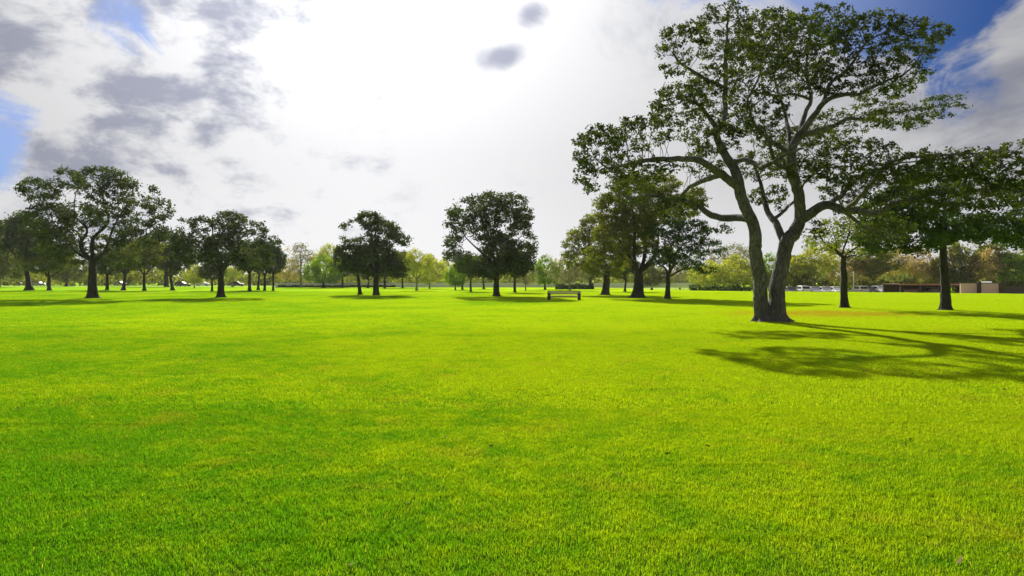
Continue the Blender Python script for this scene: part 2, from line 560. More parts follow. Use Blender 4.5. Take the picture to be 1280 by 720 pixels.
# ------------------------------------------------------------------ trees
def catmull(P, step):
    """P: n x k rows (xyz + radius); resampled to about `step`"""
    P = np.asarray(P, float)
    Q = np.vstack([2 * P[0] - P[1], P, 2 * P[-1] - P[-2]])
    out = [P[0]]
    for i in range(1, len(Q) - 2):
        a, b, c, e = Q[i - 1], Q[i], Q[i + 1], Q[i + 2]
        k = max(1, int(np.linalg.norm((c - b)[:3]) / step))
        for j in range(1, k + 1):
            t = j / k
            out.append(.5 * ((2 * b) + (-a + c) * t + (2 * a - 5 * b + 4 * c - e) * t * t + (-a + 3 * b - 3 * c + e) * t ** 3))
    return np.array(out)


def grow(pos, par, rad, A, step, di, dk, iters, r, up=0.1, wander=0.25):
    """space colonisation: branches grow towards the points of A"""
    pos = list(map(np.array, pos)); par = list(par); rad = list(rad)
    A = np.array(A)
    X = np.array(pos)
    near = np.zeros(len(A), int); nd = np.full(len(A), 1e9)

    def upd(i0):
        Y = np.array(pos[i0:])
        for s in range(0, len(A), 600):
            dm = np.linalg.norm(A[s:s + 600, None, :] - Y[None], axis=2)
            j = dm.argmin(1); m_ = dm[np.arange(len(j)), j]
            b = m_ < nd[s:s + 600]
            nd[s:s + 600][b] = m_[b]; near[s:s + 600][b] = j[b] + i0
    upd(0)
    kids = {}
    for it in range(iters):
        if len(A) == 0: break
        act = nd < di
        if not act.any():
            k_ = nd.argsort()[:max(1, len(A) // 30)]
            act = np.zeros(len(A), bool); act[k_] = True
        idx = near[act]
        vec = A[act] - np.array([pos[i] for i in idx])
        vec /= np.linalg.norm(vec, axis=1, keepdims=True) + 1e-9
        u, inv = np.unique(idx, return_inverse=True)
        sm = np.zeros((len(u), 3)); np.add.at(sm, inv, vec)
        i0 = len(pos)
        for k, i in enumerate(u):
            dv = sm[k]; L = np.linalg.norm(dv)
            if L < 1e-6: dv = r.normal(0, 1, 3); L = np.linalg.norm(dv)
            dv = dv / L + r.normal(0, wander, 3) + np.array([0, 0, up])
            dv /= np.linalg.norm(dv)
            npos = pos[i] + dv * step
            ok = True
            for c in kids.get(i, ()):
                if np.linalg.norm(pos[c] - npos) < step * .35: ok = False; break
            if not ok or len(kids.get(i, ())) > 3: continue
            pos.append(npos); par.append(int(i)); rad.append(0.0)
            kids.setdefault(int(i), []).append(len(pos) - 1)
        if len(pos) == i0:
            act_i = np.where(act)[0]
            keep = np.ones(len(A), bool); keep[act_i] = False
        else:
            upd(i0)
            keep = nd > dk
        A, near, nd = A[keep], near[keep], nd[keep]
    return np.array(pos), np.array(par), np.array(rad)


def tree_meshes(limbs, A, bark, leaf, r, step=.3, di=3.0, dk=.45, iters=90, tip=.010, expo=2.3, leaves_per=14, leaf_size=.11, spread=.22,
                leaf_depth=3, up=.08, sides=14, maxr=None, gnarl=.05, leaf_flat=.35, cmin=0.0, kink=.03):
    """limbs: list of (n x 4) arrays of xyz+radius; the first starts at the ground. Returns (trunk mesh, crown mesh)."""
    pos, par, rad = [], [], []
    for k, Lm in enumerate(limbs):
        C = catmull(Lm, step)
        if len(C) > 4:
            J = r.normal(0, 1, (len(C) + 6, 3)); J = np.stack([np.convolve(J[:, q_], np.ones(7) / 7, 'valid') for q_ in range(3)], 1) * 2.6 * kink
            J *= np.minimum(1, np.arange(len(C)) / 5)[:, None]
            C[:, :3] += J; C[2:, 3] *= 1 + r.normal(0, .022, len(C) - 2)
        free = k == 0 or (Lm[0][2] < limbs[0][0][2] + .35)
        if free:
            prev = -1
        else:
            Xp = np.array(pos)
            prev = int(np.linalg.norm(Xp - C[0][:3], axis=1).argmin())
            if np.linalg.norm(Xp[prev] - C[0][:3]) < step * 1.5: C = C[1:]
        for c in C:
            pos.append(c[:3]); rad.append(max(.004, c[3])); par.append(prev); prev = len(pos) - 1
    nl = len(pos)
    pos, par, rad = grow(pos, par, rad, A, step, di, dk, iters, r, up)
    n = len(pos)
    # smooth the grown twigs a little
    kid = [[] for _ in range(n)]
    for i in range(n):
        if par[i] >= 0: kid[par[i]].append(i)
    for _ in range(2):
        sp = pos.copy()
        for i in range(nl, n):
            if len(kid[i]) == 1:
                sp[i] = .5 * pos[i] + .25 * (pos[par[i]] + pos[kid[i][0]])
        pos = sp
    pw = np.zeros(n); dep = np.zeros(n, int)
    for i in range(n - 1, -1, -1):
        if i >= nl or rad[i] == 0:
            rad[i] = (pw[i] ** (1 / expo)) if pw[i] > 0 else tip
            if maxr: rad[i] = min(rad[i], maxr)
        j = par[i]
        if j >= 0:
            pw[j] += max(rad[i], tip) ** expo
            dep[j] = max(dep[j], dep[i] + 1)
    # chains -> tubes
    used = np.zeros(n, bool)
    Vs, Qs = [], []
    off = 0
    order = [i for i in range(n) if par[i] < 0] + sorted([i for i in range(n) if par[i] >= 0], key=lambda i: i)
    main = [-1] * n
    for i in range(n):
        if kid[i]:
            lim = [k for k in kid[i] if i < nl and k < nl and k == i + 1]
            main[i] = lim[0] if lim else max(kid[i], key=lambda k: rad[k])
    for i in order:
        if used[i]: continue
        j = par[i]
        ch = []
        if j >= 0: ch.append((pos[j], min(rad[i] * 1.15, rad[j])))
        k = i
        while k >= 0 and not used[k]:
            used[k] = True; ch.append((pos[k], rad[k])); k = main[k]
        if len(ch) < 2: continue
        Cn = np.array([c[0] for c in ch]); rr = np.array([c[1] for c in ch])
        rm = rr.max()
        if rm < cmin: continue
        ns = sides if rm > .18 else (8 if rm > .07 else (5 if rm > .025 else 3))
        T = np.gradient(Cn, axis=0); T /= np.linalg.norm(T, axis=1, keepdims=True) + 1e-9
        u = np.cross(T[0], [0, 0, 1.0]);
        if np.linalg.norm(u) < 1e-3: u = np.array([1.0, 0, 0])
        u /= np.linalg.norm(u)
        a = np.arange(ns) * 2 * np.pi / ns
        rings_ = []
        ph = r.random(4) * 6.28
        base_z = Cn[0][2]
        for q in range(len(Cn)):
            u = u - T[q] * np.dot(u, T[q]); u /= np.linalg.norm(u) + 1e-9
            v = np.cross(T[q], u)
            rad_a = np.full(ns, rr[q])
            if rm > .12:
                s_ = q * .35
                rad_a = rr[q] * (1 + gnarl * (np.sin(3 * a + ph[0] + s_ * .5) + .7 * np.sin(5 * a + ph[1] - s_ * .6) + .6 * np.sin(2 * a + ph[2] + s_)) + gnarl * .5 * r.normal(0, 1, ns))
                if j < 0 and Cn[q][2] - base_z < 1.2:   # root flare
                    fl = 1 - (Cn[q][2] - base_z) / 1.2
                    rad_a = rad_a * (1 + .34 * fl * fl * (np.sin(5 * a + ph[3]) + .6 * np.sin(3 * a + ph[1])))
            rings_.append(Cn[q] + rad_a[:, None] * (np.cos(a)[:, None] * u + np.sin(a)[:, None] * v))
        Vc = np.concatenate(rings_ + [Cn[-1:] + T[-1:] * rr[-1]])
        m_ = len(Cn)
        b = (np.arange(m_ - 1)[:, None] * ns)
        i1 = b + np.arange(ns)[None]; i2 = b + (np.arange(ns)[None] + 1) % ns
        q4 = np.stack([i1, i2, i2 + ns, i1 + ns], 2).reshape(-1, 4)
        top = (m_ - 1) * ns
        t4 = np.stack([top + np.arange(ns), top + (np.arange(ns) + 1) % ns, np.full(ns, m_ * ns), np.full(ns, m_ * ns)], 1)
        Vs.append(Vc); Qs.append((q4 + off, t4[:, :3] + off)); off += len(Vc)
    tm = np_mesh('trunk', np.concatenate(Vs), np.concatenate([q[0] for q in Qs]), np.concatenate([q[1] for q in Qs]), bark)
    # leaves at the outer twigs
    sel = np.array([i for i in range(nl, n) if dep[i] <= leaf_depth])
    if DEBUG: print('TREE nodes', n, 'manual', nl, 'attr', len(A), 'sel', len(sel), 'leaves', len(sel) * leaves_per, 'maxd', dep.max())
    if len(sel) == 0: sel = np.arange(n)
    cpos = pos[sel]
    tonec = np.array([mnoise.noise(Vector(c) * .55) * .9 + mnoise.noise(Vector(c) * 1.9) * .5 + .4 for c in cpos])
    k = r.poisson(leaves_per, len(sel)) * (r.random(len(sel)) > .12)
    c = np.repeat(cpos, k, axis=0); tn = np.repeat(tonec, k)
    m_ = len(c)
    c = c + r.normal(0, 1, (m_, 3)) * spread * np.array([1, 1, .62])
    nrm = r.normal(0, 1, (m_, 3)) + np.array([0, 0, leaf_flat * 2]); nrm /= np.linalg.norm(nrm, axis=1, keepdims=True)
    t = np.cross(nrm, r.normal(0, 1, (m_, 3))); t /= np.linalg.norm(t, axis=1, keepdims=True) + 1e-9
    b = np.cross(nrm, t)
    s_ = leaf_size * (.6 + .8 * r.random(m_))[:, None]
    V = np.stack([c - t * s_ * .55, c + b * s_ * .30 + t * s_ * .08, c + t * s_ * .5 - nrm * s_ * .12, c - b * s_ * .30 + t * s_ * .08], 1).reshape(-1, 3)
    idx = np.arange(m_) * 4
    lm = np_mesh('crown', V, np.stack([idx, idx + 1, idx + 2, idx + 3], 1), None, leaf, smooth=False, tone=np.repeat(np.clip(tn, 0, 1), 4))
    return tm, lm


def lobe_points(lobes, dens, r, gap=.0, gscale=.5, shell=.35):
    """attraction points inside ellipsoids: (x, y, z, rx, ry, rz[, weight])"""
    out = []
    for L in lobes:
        cx, cy, cz, rx, ry, rz = L[:6]
        wgt = L[6] if len(L) > 6 else 1.0
        nn_ = max(6, int(dens * wgt * rx * ry * rz * 4.19))
        v = r.normal(0, 1, (nn_, 3)); v /= np.linalg.norm(v, axis=1, keepdims=True)
        rad = (r.random(nn_) ** (1 / 3)) * (1 - shell) + shell * (.75 + .25 * r.random(nn_))
        pts = np.array([cx, cy, cz]) + v * rad[:, None] * np.array([rx, ry, rz])
        out.append(pts)
    P = np.concatenate(out)
    if gap > 0:
        off = Vector((r.random() * 99, 0, 0))
        keep = [mnoise.noise(Vector(p_) * gscale + off) > (gap * 2 - 1) * .6 for p_ in P]
        P = P[np.array(keep)]
    return P


def px_tree(name, base, limbs_px, lobes_px, label, mats, r, dens, cat='tree', group=None, ground_sink=.06, gap=.3, gscale=.45, **kw):
    """tree whose limbs and crown masses are given as seen in the photograph, each with its own depth in metres"""
    g = G(*base); D = g.y
    pm = D / F
    limbs = []
    for Lm in limbs_px:
        limbs.append(np.array([[*(at(a, b, D, dd) - g), rr * pm] for (a, b, dd, rr) in Lm]))
    for Lm in limbs:
        if Lm[0][2] < .3: Lm[0][2] = -ground_sink - .05
    lobes = []
    for L in lobes_px:
        a, b, ra, rb, dd, rd = L[:6]
        c = at(a, b, D, dd) - g
        sc = (D + dd) / F
        lobes.append((c.x, c.y, c.z, ra * sc, rd, rb * sc) + tuple(L[6:7]))
    A = lobe_points(lobes, dens, r, gap, gscale)
    A = A[A[:, 2] > .9]
    tm, lm = tree_meshes(limbs, A, mats[0], mats[1], r, **kw)
    t = thing(name, g, label, cat, group)
    link('trunk', tm, t); link('crown', lm, t)
    return t


rt = np.random.default_rng(11)
# --- the big live oak with twin trunks
HB = (963, 402)
L = [
    [(953, 403, 0, 17.5), (953, 399.5, 0, 12.4), (953, 394, 0, 10.4), (952, 383, 0, 9.4), (951, 359, 0, 8.5), (947, 331, -.2, 7.9), (943, 289, -.4, 7.4), (931, 254, -.5, 6.6), (921, 219, -.5, 6.3), (910, 200, -.5, 5.2), (900, 180, -.4, 4.4), (897, 163, -.3, 3.9), (905, 143, 0, 3.3), (907, 117, .3, 2.9), (907, 67, .6, 2.1), (909, 20, .8, 1.1)],
    [(973, 403, 0, 17.9), (972, 399.5, 0, 13.1), (972, 394, 0, 11.0), (971, 383, 0, 10.1), (971, 359, .1, 9.4), (979, 325, .2, 8.8), (983, 303, .2, 8.5), (993, 289, .3, 7.9), (1002, 272, .3, 7.2), (999, 250, .3, 6.8), (992, 223, .2, 6.3), (988, 202, .1, 5.7), (990, 187, 0, 5.2), (998, 170, 0, 4.4)],
    [(925, 237, -.5, 5), (905, 219, -.9, 4.6), (890, 210, -1.4, 4.2), (867, 200, -2, 3.5), (827, 199, -2.6, 2.8), (790, 203, -3.2, 2), (762, 212, -3.6, 1.2)],
    [(937, 274, -.4, 5), (920, 273, .2, 4.6), (902, 273, .7, 4.2), (888, 268, 1.2, 3.9), (874, 256, 1.6, 3.5), (856, 250, 2, 3), (833, 247, 2.6, 2.4), (811, 245, 3.2, 1.8), (785, 250, 3.6, 1.2)],
    [(903, 218, -.7, 3.4), (878, 227, .2, 2.9), (858, 238, .9, 2.4), (842, 256, 1.5, 1.6), (828, 262, 2, 1)],
    [(897, 163, -.3, 3), (887, 147, -1, 2.6), (870, 130, -2, 2), (850, 120, -3, 1.3)],
    [(906, 110, .3, 2.4), (877, 95, -.5, 2), (853, 83, -1, 1.6), (840, 65, -1.5, 1)],
    [(914, 203, -.5, 3.4), (933, 201, -1.4, 3), (952, 209, -2.4, 2.6), (975, 197, -3.6, 2), (1000, 185, -4.6, 1.2)],
    [(998, 170, 0, 4), (1013, 167, .5, 3.6), (1033, 160, 1, 3.2), (1050, 152, 1.5, 2.9), (1063, 147, 2, 2.5), (1080, 150, 2.5, 2.1), (1097, 142, 3, 1.8), (1120, 140, 3.5, 1.5), (1150, 135, 4, 1)],
    [(998, 170, 0, 4.2), (1013, 153, -.3, 3.8), (1027, 133, -.6, 3.2), (1037, 123, -1, 2.7), (1057, 118, -1.5, 2.3), (1073, 118, -2, 2), (1100, 105, -2.6, 1.5), (1130, 90, -3, 1)],
    [(1028, 131, -.6, 2.6), (1037, 107, -1, 2.3), (1053, 93, -1.2, 2), (1067, 78, -1.6, 1.6), (1085, 55, -2, 1.2), (1110, 40, -2.4, .9)],
    [(1000, 166, 0, 3.2), (1007, 140, .4, 2.8), (1013, 123, .7, 2.4), (1010, 103, 1, 2), (1008, 83, 1.2, 1.6), (1012, 50, 1.6, 1.2), (1020, 25, 1.8, .8)],
    [(989, 188, 0, 3.2), (985, 165, 1, 2.7), (980, 147, 2, 2.3), (972, 118, 2.8, 1.8), (965, 85, 3.4, 1.3), (955, 50, 4, .9)],
    [(1012, 124, .7, 2), (990, 118, .3, 1.7), (973, 118, 0, 1.5), (947, 116, -.5, 1.2), (930, 105, -1, .8)],
    [(988, 192, 0, 3), (965, 178, -1, 2.6), (950, 168, -1.8, 2.1), (940, 150, -2.6, 1.6), (935, 125, -3.2, 1)],
    [(992, 226, .2, 3), (983, 212, -.8, 2.6), (969, 202, -1.6, 2.2), (960, 181, -2.4, 1.7), (955, 160, -3, 1)],
    [(1002, 275, .3, 6.6), (1016, 266, 0, 6), (1032, 257, -.3, 5.4), (1054, 262, -.8, 4.6), (1082, 265, -1.2, 3.9), (1097, 268, -1.5, 3.5), (1110, 257, -1.8, 3.2), (1135, 250, -2.2, 2.8), (1173, 243, -2.8, 2.3), (1213, 240, -3.4, 1.8), (1245, 237, -4, 1.4), (1285, 243, -4.6, 1)],
    [(1048, 261, -.7, 3.0), (1062, 270, -.6, 2.4), (1078, 284, -.3, 1.9), (1092, 288, 0, 1.4), (1106, 299, .5, .9), (1116, 303, .8, .5)],
    [(1032, 257, -.3, 3.4), (1050, 245, 1, 2.9), (1068, 225, 2, 2.4), (1090, 215, 3, 1.9), (1120, 205, 4, 1.4), (1160, 198, 5, .9)],
    [(1056, 262, -.8, 3.2), (1070, 250, -2, 2.7), (1090, 230, -3, 2.3), (1110, 205, -4, 1.9), (1140, 197, -5, 1.5), (1190, 192, -5.5, 1.1), (1240, 192, -6, .8)],
    [(981, 305, .2, 5), (972, 281, 1, 4.4), (962, 270, 1.6, 3.8), (955, 250, 2.2, 3.1), (950, 225, 2.8, 2.3), (940, 200, 3.5, 1.4)],
    [(966, 275, 1.4, 2.6), (980, 264, 2, 2.2), (994, 250, 3, 1.8), (1010, 225, 4, 1.4), (1035, 205, 5, 1)],
]
LO = [
    (750, 188, 36, 34, -3.4, 1.8), (736, 220, 16, 26, -3.6, 1.2, .9), (800, 168, 42, 22, -2.6, 1.8), (800, 212, 54, 16, -2.4, 1.6, .9), (850, 130, 40, 28, -2.4, 1.8), (850, 62, 32, 36, -1.4, 1.6, .6), (890, 110, 36, 30, .6, 2.2, .5),
    (905, 40, 40, 38, .8, 2.0, .6), (960, 45, 40, 36, 3.4, 2.0, .6), (1000, 90, 40, 34, 1.2, 1.8, .8), (1025, 34, 48, 26, 1.0, 2.0, .7), (1085, 46, 46, 28, -2, 2.0, .85), (1138, 52, 44, 26, -2.6, 1.8, 1.0), (1060, 98, 44, 24, -1.4, 1.8, .8),
    (1118, 98, 38, 22, -2.6, 1.6, .8), (1178, 132, 34, 15, 3.6, 1.3, .9), (1130, 145, 44, 16, 3.4, 1.6, .9), (1060, 150, 48, 18, 1.6, 1.6, .7), (950, 140, 36, 30, -2.8, 1.6, .6), (890, 172, 36, 22, -.8, 1.6, .8), (850, 258, 36, 16, 2.0, 1.6, .9),
    (790, 240, 38, 18, 3.2, 1.6, .9), (880, 205, 30, 22, 1.5, 1.4, .8), (950, 205, 34, 24, 3.0, 1.5, .8), (1005, 213, 30, 17, -3.2, 1.3, 1.2), (1055, 213, 38, 17, -2.2, 1.4, 1.5), (1100, 232, 42, 22, .6, 2.2, 1.0), (1140, 212, 48, 22, -4.4, 2.0, 1.5), (1200, 207, 52, 22, -5.2, 2.0, 1.5),
    (1262, 205, 40, 28, -5.6, 2.0, 1.5), (1108, 288, 36, 18, .8, 1.6, 1.1), (1185, 248, 50, 18, -3.2, 1.8, 1.5), (1245, 245, 44, 20, -4.2, 1.8, 1.5), (930, 90, 40, 40, -4.0, 1.6, .35), (990, 60, 60, 40, -4.2, 2.0, .4), (1010, 185, 44, 32, 4.6, 2.0, .5),
    (1085, 190, 34, 16, -3.6, 1.4, .9), (905, 288, 12, 9, .3, .5, 1.5), (1020, 288, 16, 14, -.8, .7, 1.0), (960, 245, 26, 16, 2.4, 1.2, .7), (915, 150, 26, 22, 1.2, 1.4, .8), (1045, 240, 26, 12, 1.0, 1.2, 1.0), (870, 165, 26, 16, -1.5, 1.4, .7), (935, 70, 22, 30, 1.5, 1.4, .6), (1040, 180, 30, 14, -2.5, 1.4, .7),
    (1100, 120, 34, 14, 1.5, 1.5, .7), (960, 165, 30, 22, 2.5, 1.5, .6), (1080, 255, 30, 10, 1.2, 1.2, 1.0), (780, 205, 30, 16, -1.0, 1.2, .7),
]
px_tree('live_oak', HB, L, LO, 'tallest oak, spreading, with two grey trunks joined at the base', (M['bark'], M['oak']), rt,
        dens=56, gap=.20, gscale=.9, step=.16, di=2.0, dk=.19, iters=150, tip=.0065, leaves_per=11, leaf_size=.125, spread=.085, leaf_depth=2, sides=26, gnarl=.045, kink=.035)


# --- the other single trees
def auto_limbs(base, tw, fork, r, lean=0, h2=None, tops=()):
    """trunk from the base to the fork row, then leaders to the given points: (px, py, depth, end radius)"""
    bx, by = base
    fx = bx + lean
    out = [[(bx, by + 1, 0, tw * .95), (bx, by - 2.0, 0, tw * .60), (bx + lean * .3, by - (by - fork) * .35, 0, tw * .48), (fx, fork, 0, tw * .36)]]
    for (a, b, dd, rr) in tops:
        dx, dy = a - fx, b - fork; w_ = math.hypot(dx, dy) * .07
        pt = lambda t, bow: (fx + dx * t + r.normal(0, w_) * .8, fork + dy * (t - bow) + r.normal(0, w_) * .6, dd * t + r.normal(0, .2))
        out.append([(fx, fork + 2, 0, rr * 1.15), (*pt(.25, .05), rr * .85), (*pt(.5, .04), rr * .6), (*pt(.75, .03), rr * .4), (a, b, dd, rr * .2)])
    return out


TREES = [
    # name, base, trunk width px, fork row, lean, leaders, lobes, label, material, options
    ('oak_tree', (116, 373), 11, 325, 0,
     [(60, 262, 2, 2), (95, 240, -2, 2.2), (128, 225, 1, 2.4), (165, 245, -1, 2), (195, 262, 2, 1.6), (75, 300, -2, 1.8), (160, 295, 2, 1.6)],
     [(50, 238, 26, 16, 0, 2), (85, 225, 20, 14, 2, 2), (128, 225, 30, 18, 0, 2.6), (170, 245, 28, 20, 0, 2.4), (200, 262, 15, 16, 0, 1.6), (62, 275, 30, 24, 0, 2.6), (100, 270, 24, 18, -1, 2.4, .6),
      (150, 275, 30, 18, 1, 2.4, .7), (70, 305, 26, 20, 1, 2.2, 1.1), (165, 300, 30, 14, -1, 2.2, .8), (120, 250, 24, 24, -2, 2, .5), (88, 322, 22, 12, 0, 2, .9), (150, 322, 24, 12, 1, 2, .8), (190, 290, 22, 16, 0, 2, .8), (115, 300, 24, 16, 1.5, 1.6, .5)],
     'large dark round-crowned oak with a mound at its foot, biggest at the left', 'oak_far', dict(dens=12.6, leaf_size=0.24, spread=0.22, leaves_per=18)),
    ('oak_tree', (276, 372), 8.5, 338, 0,
     [(245, 280, 1, 1.6), (265, 270, -2, 1.8), (292, 272, 1, 1.8), (320, 292, -1, 1.5), (240, 315, 0, 1.4), (315, 318, 1, 1.4)],
     [(248, 280, 22, 13, 0, 2), (285, 276, 26, 13, 0, 2), (312, 286, 22, 12, 0, 2), (335, 302, 16, 9, 0, 1.6), (245, 310, 28, 22, 0, 2.6, 1.2), (285, 308, 30, 24, 0, 2.8, 1.2), (318, 322, 26, 18, 0, 2.4, 1.2), (226, 300, 12, 16, 0, 1.6)],
     'broad low dark oak with short trunk and wispy top, right of the large left oak', 'oak_far', dict(dens=14.3, leaf_size=0.24, spread=0.22, leaves_per=21)),
    ('oak_tree', (470, 369), 7.5, 338, 0,
     [(440, 300, 1, 1.6), (458, 275, -2, 1.8), (478, 272, 1, 1.8), (498, 298, -1, 1.4)],
     [(462, 277, 20, 14, 0, 2.2), (440, 292, 18, 16, 0, 2), (478, 290, 22, 18, 0, 2.2), (500, 300, 14, 9, 0, 1.6), (436, 322, 20, 22, 0, 2.4, 1.2), (470, 322, 26, 24, 0, 2.8, 1.2), (496, 332, 16, 18, 0, 2, 1.2)],
     'dark rounded oak standing left of centre behind a band of shadow', 'oak_far', dict(dens=13.4, leaf_size=0.26, spread=0.24, leaves_per=21)),
    ('oak_tree', (620.5, 370.5), 7.5, 335, 0,
     [(578, 275, 1, 1.6), (605, 255, -2, 1.8), (630, 250, 1, 1.8), (655, 290, -1, 1.4), (590, 320, 1, 1.4)],
     [(580, 264, 22, 16, 1, 2.2), (605, 251, 24, 13, 0, 2.4), (638, 254, 22, 14, 0, 2.2), (566, 295, 15, 20, 1, 2, .9), (655, 272, 14, 14, 0, 2), (570, 320, 16, 14, 1, 2, .8), (600, 280, 30, 18, 0, 2.4, .7), (650, 285, 16, 18, 0, 2.2), (620, 315, 30, 30, 0, 2.8, 1.3), (598, 325, 18, 22, 0, 2.2, 1.2), (648, 322, 22, 26, 0, 2.4, 1.2), (664, 305, 10, 14, 0, 1.6), (620, 338, 34, 12, 0, 2.4, 1.2), (578, 280, 20, 14, 1, 2, .8), (622, 265, 30, 14, 0, 2.2, .8)],
     'tall dark oak left of the bench, open crown above a dense lower skirt', 'oak_far', dict(dens=12.6, leaf_size=0.25, spread=0.23, leaves_per=20)),
    ('oak_tree', (757, 369), 9, 335, 2,
     [(720, 310, 0, 1.5), (745, 290, 2, 1.6), (770, 300, 1, 1.4)],
     [(722, 303, 20, 18, 0, 2.2), (745, 285, 24, 20, 1, 2.4), (718, 325, 16, 14, 0, 2), (755, 338, 24, 9, 0, 2), (735, 322, 24, 18, 0, 2.4), (768, 322, 24, 20, 1, 2.4), (770, 295, 18, 20, 2, 2)],
     'olive green oak behind and left of the thick-trunked yellowish oak, right of the bench', 'olive', dict(dens=12.6, leaf_size=0.22, spread=0.21, leaves_per=20)),
    ('oak_tree', (798, 372.5), 13, 338, 1,
     [(760, 280, 0, 2.2), (785, 240, -2, 2.6), (812, 235, 1, 2.6), (845, 270, -1, 2.2), (828, 322, -2, 2), (770, 315, 1, 1.8)],
     [(790, 232, 28, 16, 0, 2.2), (825, 232, 28, 16, 0, 2.2), (765, 260, 24, 20, 0, 2.2), (800, 265, 34, 24, 0, 2.8), (845, 262, 26, 20, 0, 2.4), (765, 298, 26, 22, -1, 2.4), (800, 302, 26, 20, 1, 2.4, .8), (780, 325, 16, 10, -1, 1.6), (870, 245, 16, 12, 0, 1.6), (745, 318, 14, 14, -.5, 1.6), (830, 318, 16, 12, 1, 1.8), (795, 282, 30, 18, -1.5, 2)],
     'yellowish green oak with thick dark trunk, seen under the left limbs of the big oak', 'olive', dict(dens=15, leaf_size=.22, spread=.21, leaves_per=27, gap=.26)),
    ('oak_tree', (834.5, 374), 6.5, 345, 0,
     [(815, 310, 0, 1.3), (835, 290, -1, 1.5), (860, 290, 1, 1.5), (885, 312, 0, 1.2)],
     [(835, 292, 24, 18, 0, 2), (865, 290, 24, 18, 0, 2), (890, 312, 17, 14, 0, 1.8), (828, 322, 22, 14, 0, 1.8), (862, 322, 28, 16, 0, 2.2), (882, 334, 20, 10, 0, 1.8), (845, 305, 26, 18, -.5, 2)],
     'small dark oak with a slim straight trunk just left of the twin trunks', 'mid', dict(dens=16.8, leaf_size=0.20, spread=0.19, leaves_per=18)),
    ('young_tree', (1055, 385), 8.5, 322, -1,
     [(1015, 280, 0, 1.4), (1040, 285, 1, 1.3), (1062, 275, -1, 1.3), (1085, 290, 0, 1.3), (1100, 310, 1, 1)],
     [(1028, 300, 20, 16, 0, 2), (1048, 284, 22, 14, 0, 2), (1075, 288, 24, 16, 0, 2.2), (1100, 303, 26, 14, 0, 2.2), (1062, 310, 30, 9, 0, 2), (1090, 320, 30, 8, .5, 1.8)],
     'slender yellow green tree with straight dark trunk under the big oak\'s right limb', 'slender', dict(dens=17, leaf_size=.16, spread=.17, leaves_per=15, gap=.25)),
    ('oak_tree', (1183, 388), 10.5, 305, -4,
     [(1120, 255, 1, 2), (1150, 235, -1, 2), (1185, 225, 2, 2.2), (1225, 250, 0, 2), (1265, 280, 1, 1.8), (1130, 295, -1, 1.6)],
     [(1130, 250, 36, 18, 0, 2.4), (1170, 228, 40, 18, 1, 2.4), (1225, 235, 36, 14, 1, 2.2, .5), (1110, 280, 34, 18, 0, 2.2, 1), (1145, 280, 34, 18, 1, 2.4, .9), (1200, 288, 34, 18, 0, 2.4, 1.6), (1240, 284, 40, 20, 0, 2.6, 1.7), (1285, 296, 34, 16, 0, 2.2, 1.5), (1100, 300, 28, 14, 1, 2, 1.0), (1290, 240, 26, 22, 2, 2), (1112, 305, 34, 13, .5, 2, 1.3), (1150, 302, 30, 14, -.6, 2, 1.3), (1100, 262, 26, 16, 1.5, 2, 1), (1165, 262, 34, 18, -1.5, 2, 1), (1290, 270, 24, 14, 0, 2, 1.2)],
     'wide dark green oak at the right, standing before the pink wall', 'mid', dict(dens=17, leaf_size=.19, spread=.20, leaves_per=30, gap=.22)),
    ('oak_tree', (450, 368.5), 4.5, 345, -2,
     [(440, 325, 0, 1.0), (455, 318, 1, 1.0)],
     [(440, 330, 18, 15, 0, 1.8), (458, 325, 16, 16, 1, 1.8)],
     'small thin-trunked dark tree touching the left side of the rounded oak', 'mid', dict(dens=16.8, leaf_size=0.24, spread=0.20, leaves_per=18)),
]
for nm, base, tw, fork, lean, tops, lobes, label, lmk, op in TREES:
    px_tree(nm, base, auto_limbs(base, tw, fork, rt, lean, tops=tops), lobes, label, (M['bark_dark'], M[lmk]), rt,
            gap=op.pop('gap', .34), gscale=.42, step=.30, di=3.0, dk=.34, iters=90, tip=.010, leaf_depth=2, sides=12, gnarl=.05, **op)


# --- background trees: a few kinds, copied
def proto(kind, seed, mat_leaf, bark, lobes, trunk_h, tr, dens, leaf_size, leaves_per, spread=.30, tilt=0.0, gap=.25):
    r = np.random.default_rng(seed)
    limbs = [np.array([[0, 0, -.1, tr * 1.5], [0, 0, .35, tr * 1.05], [tilt * .4, 0, trunk_h * .6, tr * .9], [tilt, 0, trunk_h, tr * .8]])]
    for k in range(5):
        a = k * 1.2566 + r.normal(0, .3)
        L_ = lobes[k % len(lobes)]
        e = np.array([L_[0] + math.cos(a) * L_[3] * .3, L_[1] + math.sin(a) * L_[4] * .4, L_[2]])
        s_ = np.array([tilt, 0, trunk_h - .1])
        limbs.append(np.array([[*s_, tr * .5], [*(s_ * .45 + e * .55 + r.normal(0, .15, 3)), tr * .34], [*e, tr * .12]]))
    A = lobe_points(lobes, dens, r, gap, .5)
    return tree_meshes(limbs, A, bark, mat_leaf, r, step=.34, di=3.0, dk=.40, iters=60, tip=.012, leaves_per=leaves_per, leaf_size=leaf_size, spread=spread, leaf_depth=2, sides=8)


